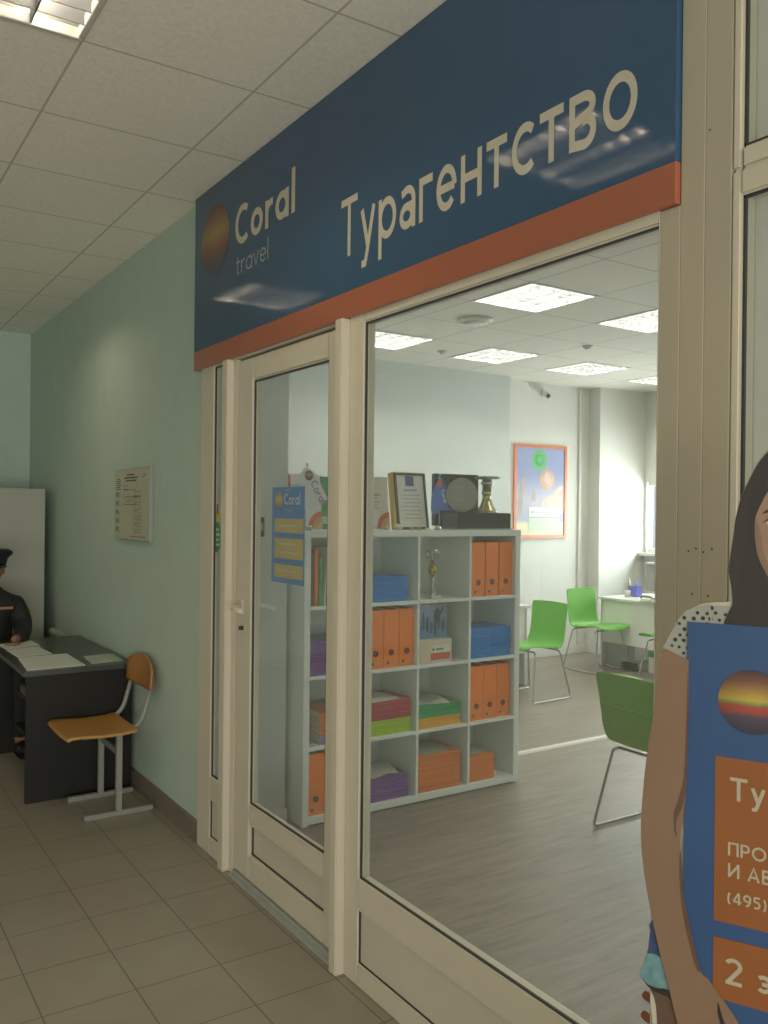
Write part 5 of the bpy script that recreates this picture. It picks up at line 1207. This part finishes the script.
T('Тур', 730.5, 799, 776); T('ПРО', 728.5, 854, 840.5); T('И АВ', 728.5, 875.5, 861.5); T('(495)', 728, 901.5, 889.5)
T('2 э', 725.5, 981.5, 955)
# near arm and hand over everything
layer('printed_arm', [Qs(arm, 3)], 'p_skin', 9)
layer('printed_arm_shade', [Qs([(689, 670), (687.5, 720), (685, 775), (679, 800), (675, 812), (675.5, 830), (678, 836), (677, 822), (680.5, 812), (686.5, 792), (689, 734)], 3), Qs([(682, 850), (683.5, 882), (687, 906), (694, 938), (701, 968), (697, 966), (690, 940), (684, 912), (681, 884), (680.5, 860)], 3)], 'p_skin_d', 10)
layer('printed_cuff', [Qs(cuff, 3)], 'p_cuff', 4); layer('printed_cuff_shadow', [Qs([(640.5, 975), (647, 982), (657, 988), (670, 990), (700, 1011), (755, 1021), (754, 1026), (700, 1018), (668, 996), (652, 989)], 3)], 'p_eye', 5)
fing = [[(684, 1030), (686, 1060), (692, 1096), (698, 1104), (704, 1098), (702, 1060), (700, 1036)], [(698, 1034), (701, 1068), (707, 1108), (713, 1115), (719, 1108), (716, 1068), (713, 1036)], [(711, 1034), (715, 1066), (721, 1102), (727, 1108), (732, 1101), (729, 1064), (725, 1036)], [(722, 1028), (729, 1056), (735, 1084), (740, 1088), (744, 1082), (741, 1052), (734, 1026)]]
layer('printed_fingers', [Qs(f, 3) for f in fing], 'p_skin', 8)
layer('printed_thumb', [Qs([(706, 974), (718, 990), (730.5, 1007), (741, 1024), (750, 1044), (752, 1056), (746, 1060), (738, 1050), (729, 1032), (722, 1012), (712, 1000)], 3)], 'p_skin', 10)
layer('printed_thumb_shade', [Qs([(719, 1000), (722, 1010), (726, 1024), (733, 1042), (730, 1042), (723, 1026), (719, 1012)], 3)], 'p_eye', 11)
# support strut and foot behind
b = MB(); q = FS.P(.11, 0, 0)-SN*.008
m = Matrix(((SEX.x, -SN.x, 0, q.x), (SEX.y, -SN.y, 0, q.y), (0, 0, 1, 0), (0, 0, 0, 1)))
b.prism([(0, 0), (.0, 1.0), (.03, 1.0), (.26, 0)], -.004, .004, 'X')
bmesh.ops.transform(b.bm, matrix=m, verts=b.bm.verts); put('support_strut', b, M['p_white'], t)

# ------------------------------------------------------------------ light
w = bpy.data.worlds.new('world'); S.world = w; w.use_nodes = True
bg = w.node_tree.nodes['Background']; bg.inputs[0].default_value = (.85, .93, 1, 1); bg.inputs[1].default_value = 1.0
def area(name, loc, rot, sx, sy, e, c):
    l = bpy.data.lights.new(name, 'AREA'); l.shape = 'RECTANGLE'; l.size = sx; l.size_y = sy; l.energy = e; l.color = c
    o = bpy.data.objects.new(name, l); COL.objects.link(o); o.location = loc; o.rotation_euler = rot; return o
area('window_daylight_and_fill', (RX+.22, 6.0, 1.57), (0, PI/2, 0), .84, 1.6, 190, (.99, .99, 1))
area('window_daylight_and_fill', (RX+.30, 2.7, 1.57), (0, PI/2, 0), .84, 2.6, 120, (.99, .99, 1))  # fill through the added unseen window, lifts the shop ceiling
area('hall_fill', (-1.4, -4.8, .95), (PI/2, 0, 0), 5.5, 1.7, 270, (1, .95, .84))  # unseen fill panel added behind the camera to lift the corridor
S.view_settings.view_transform = 'Standard'; S.view_settings.look = 'None'
S.view_settings.exposure = -.3; S.view_settings.gamma = 1.15
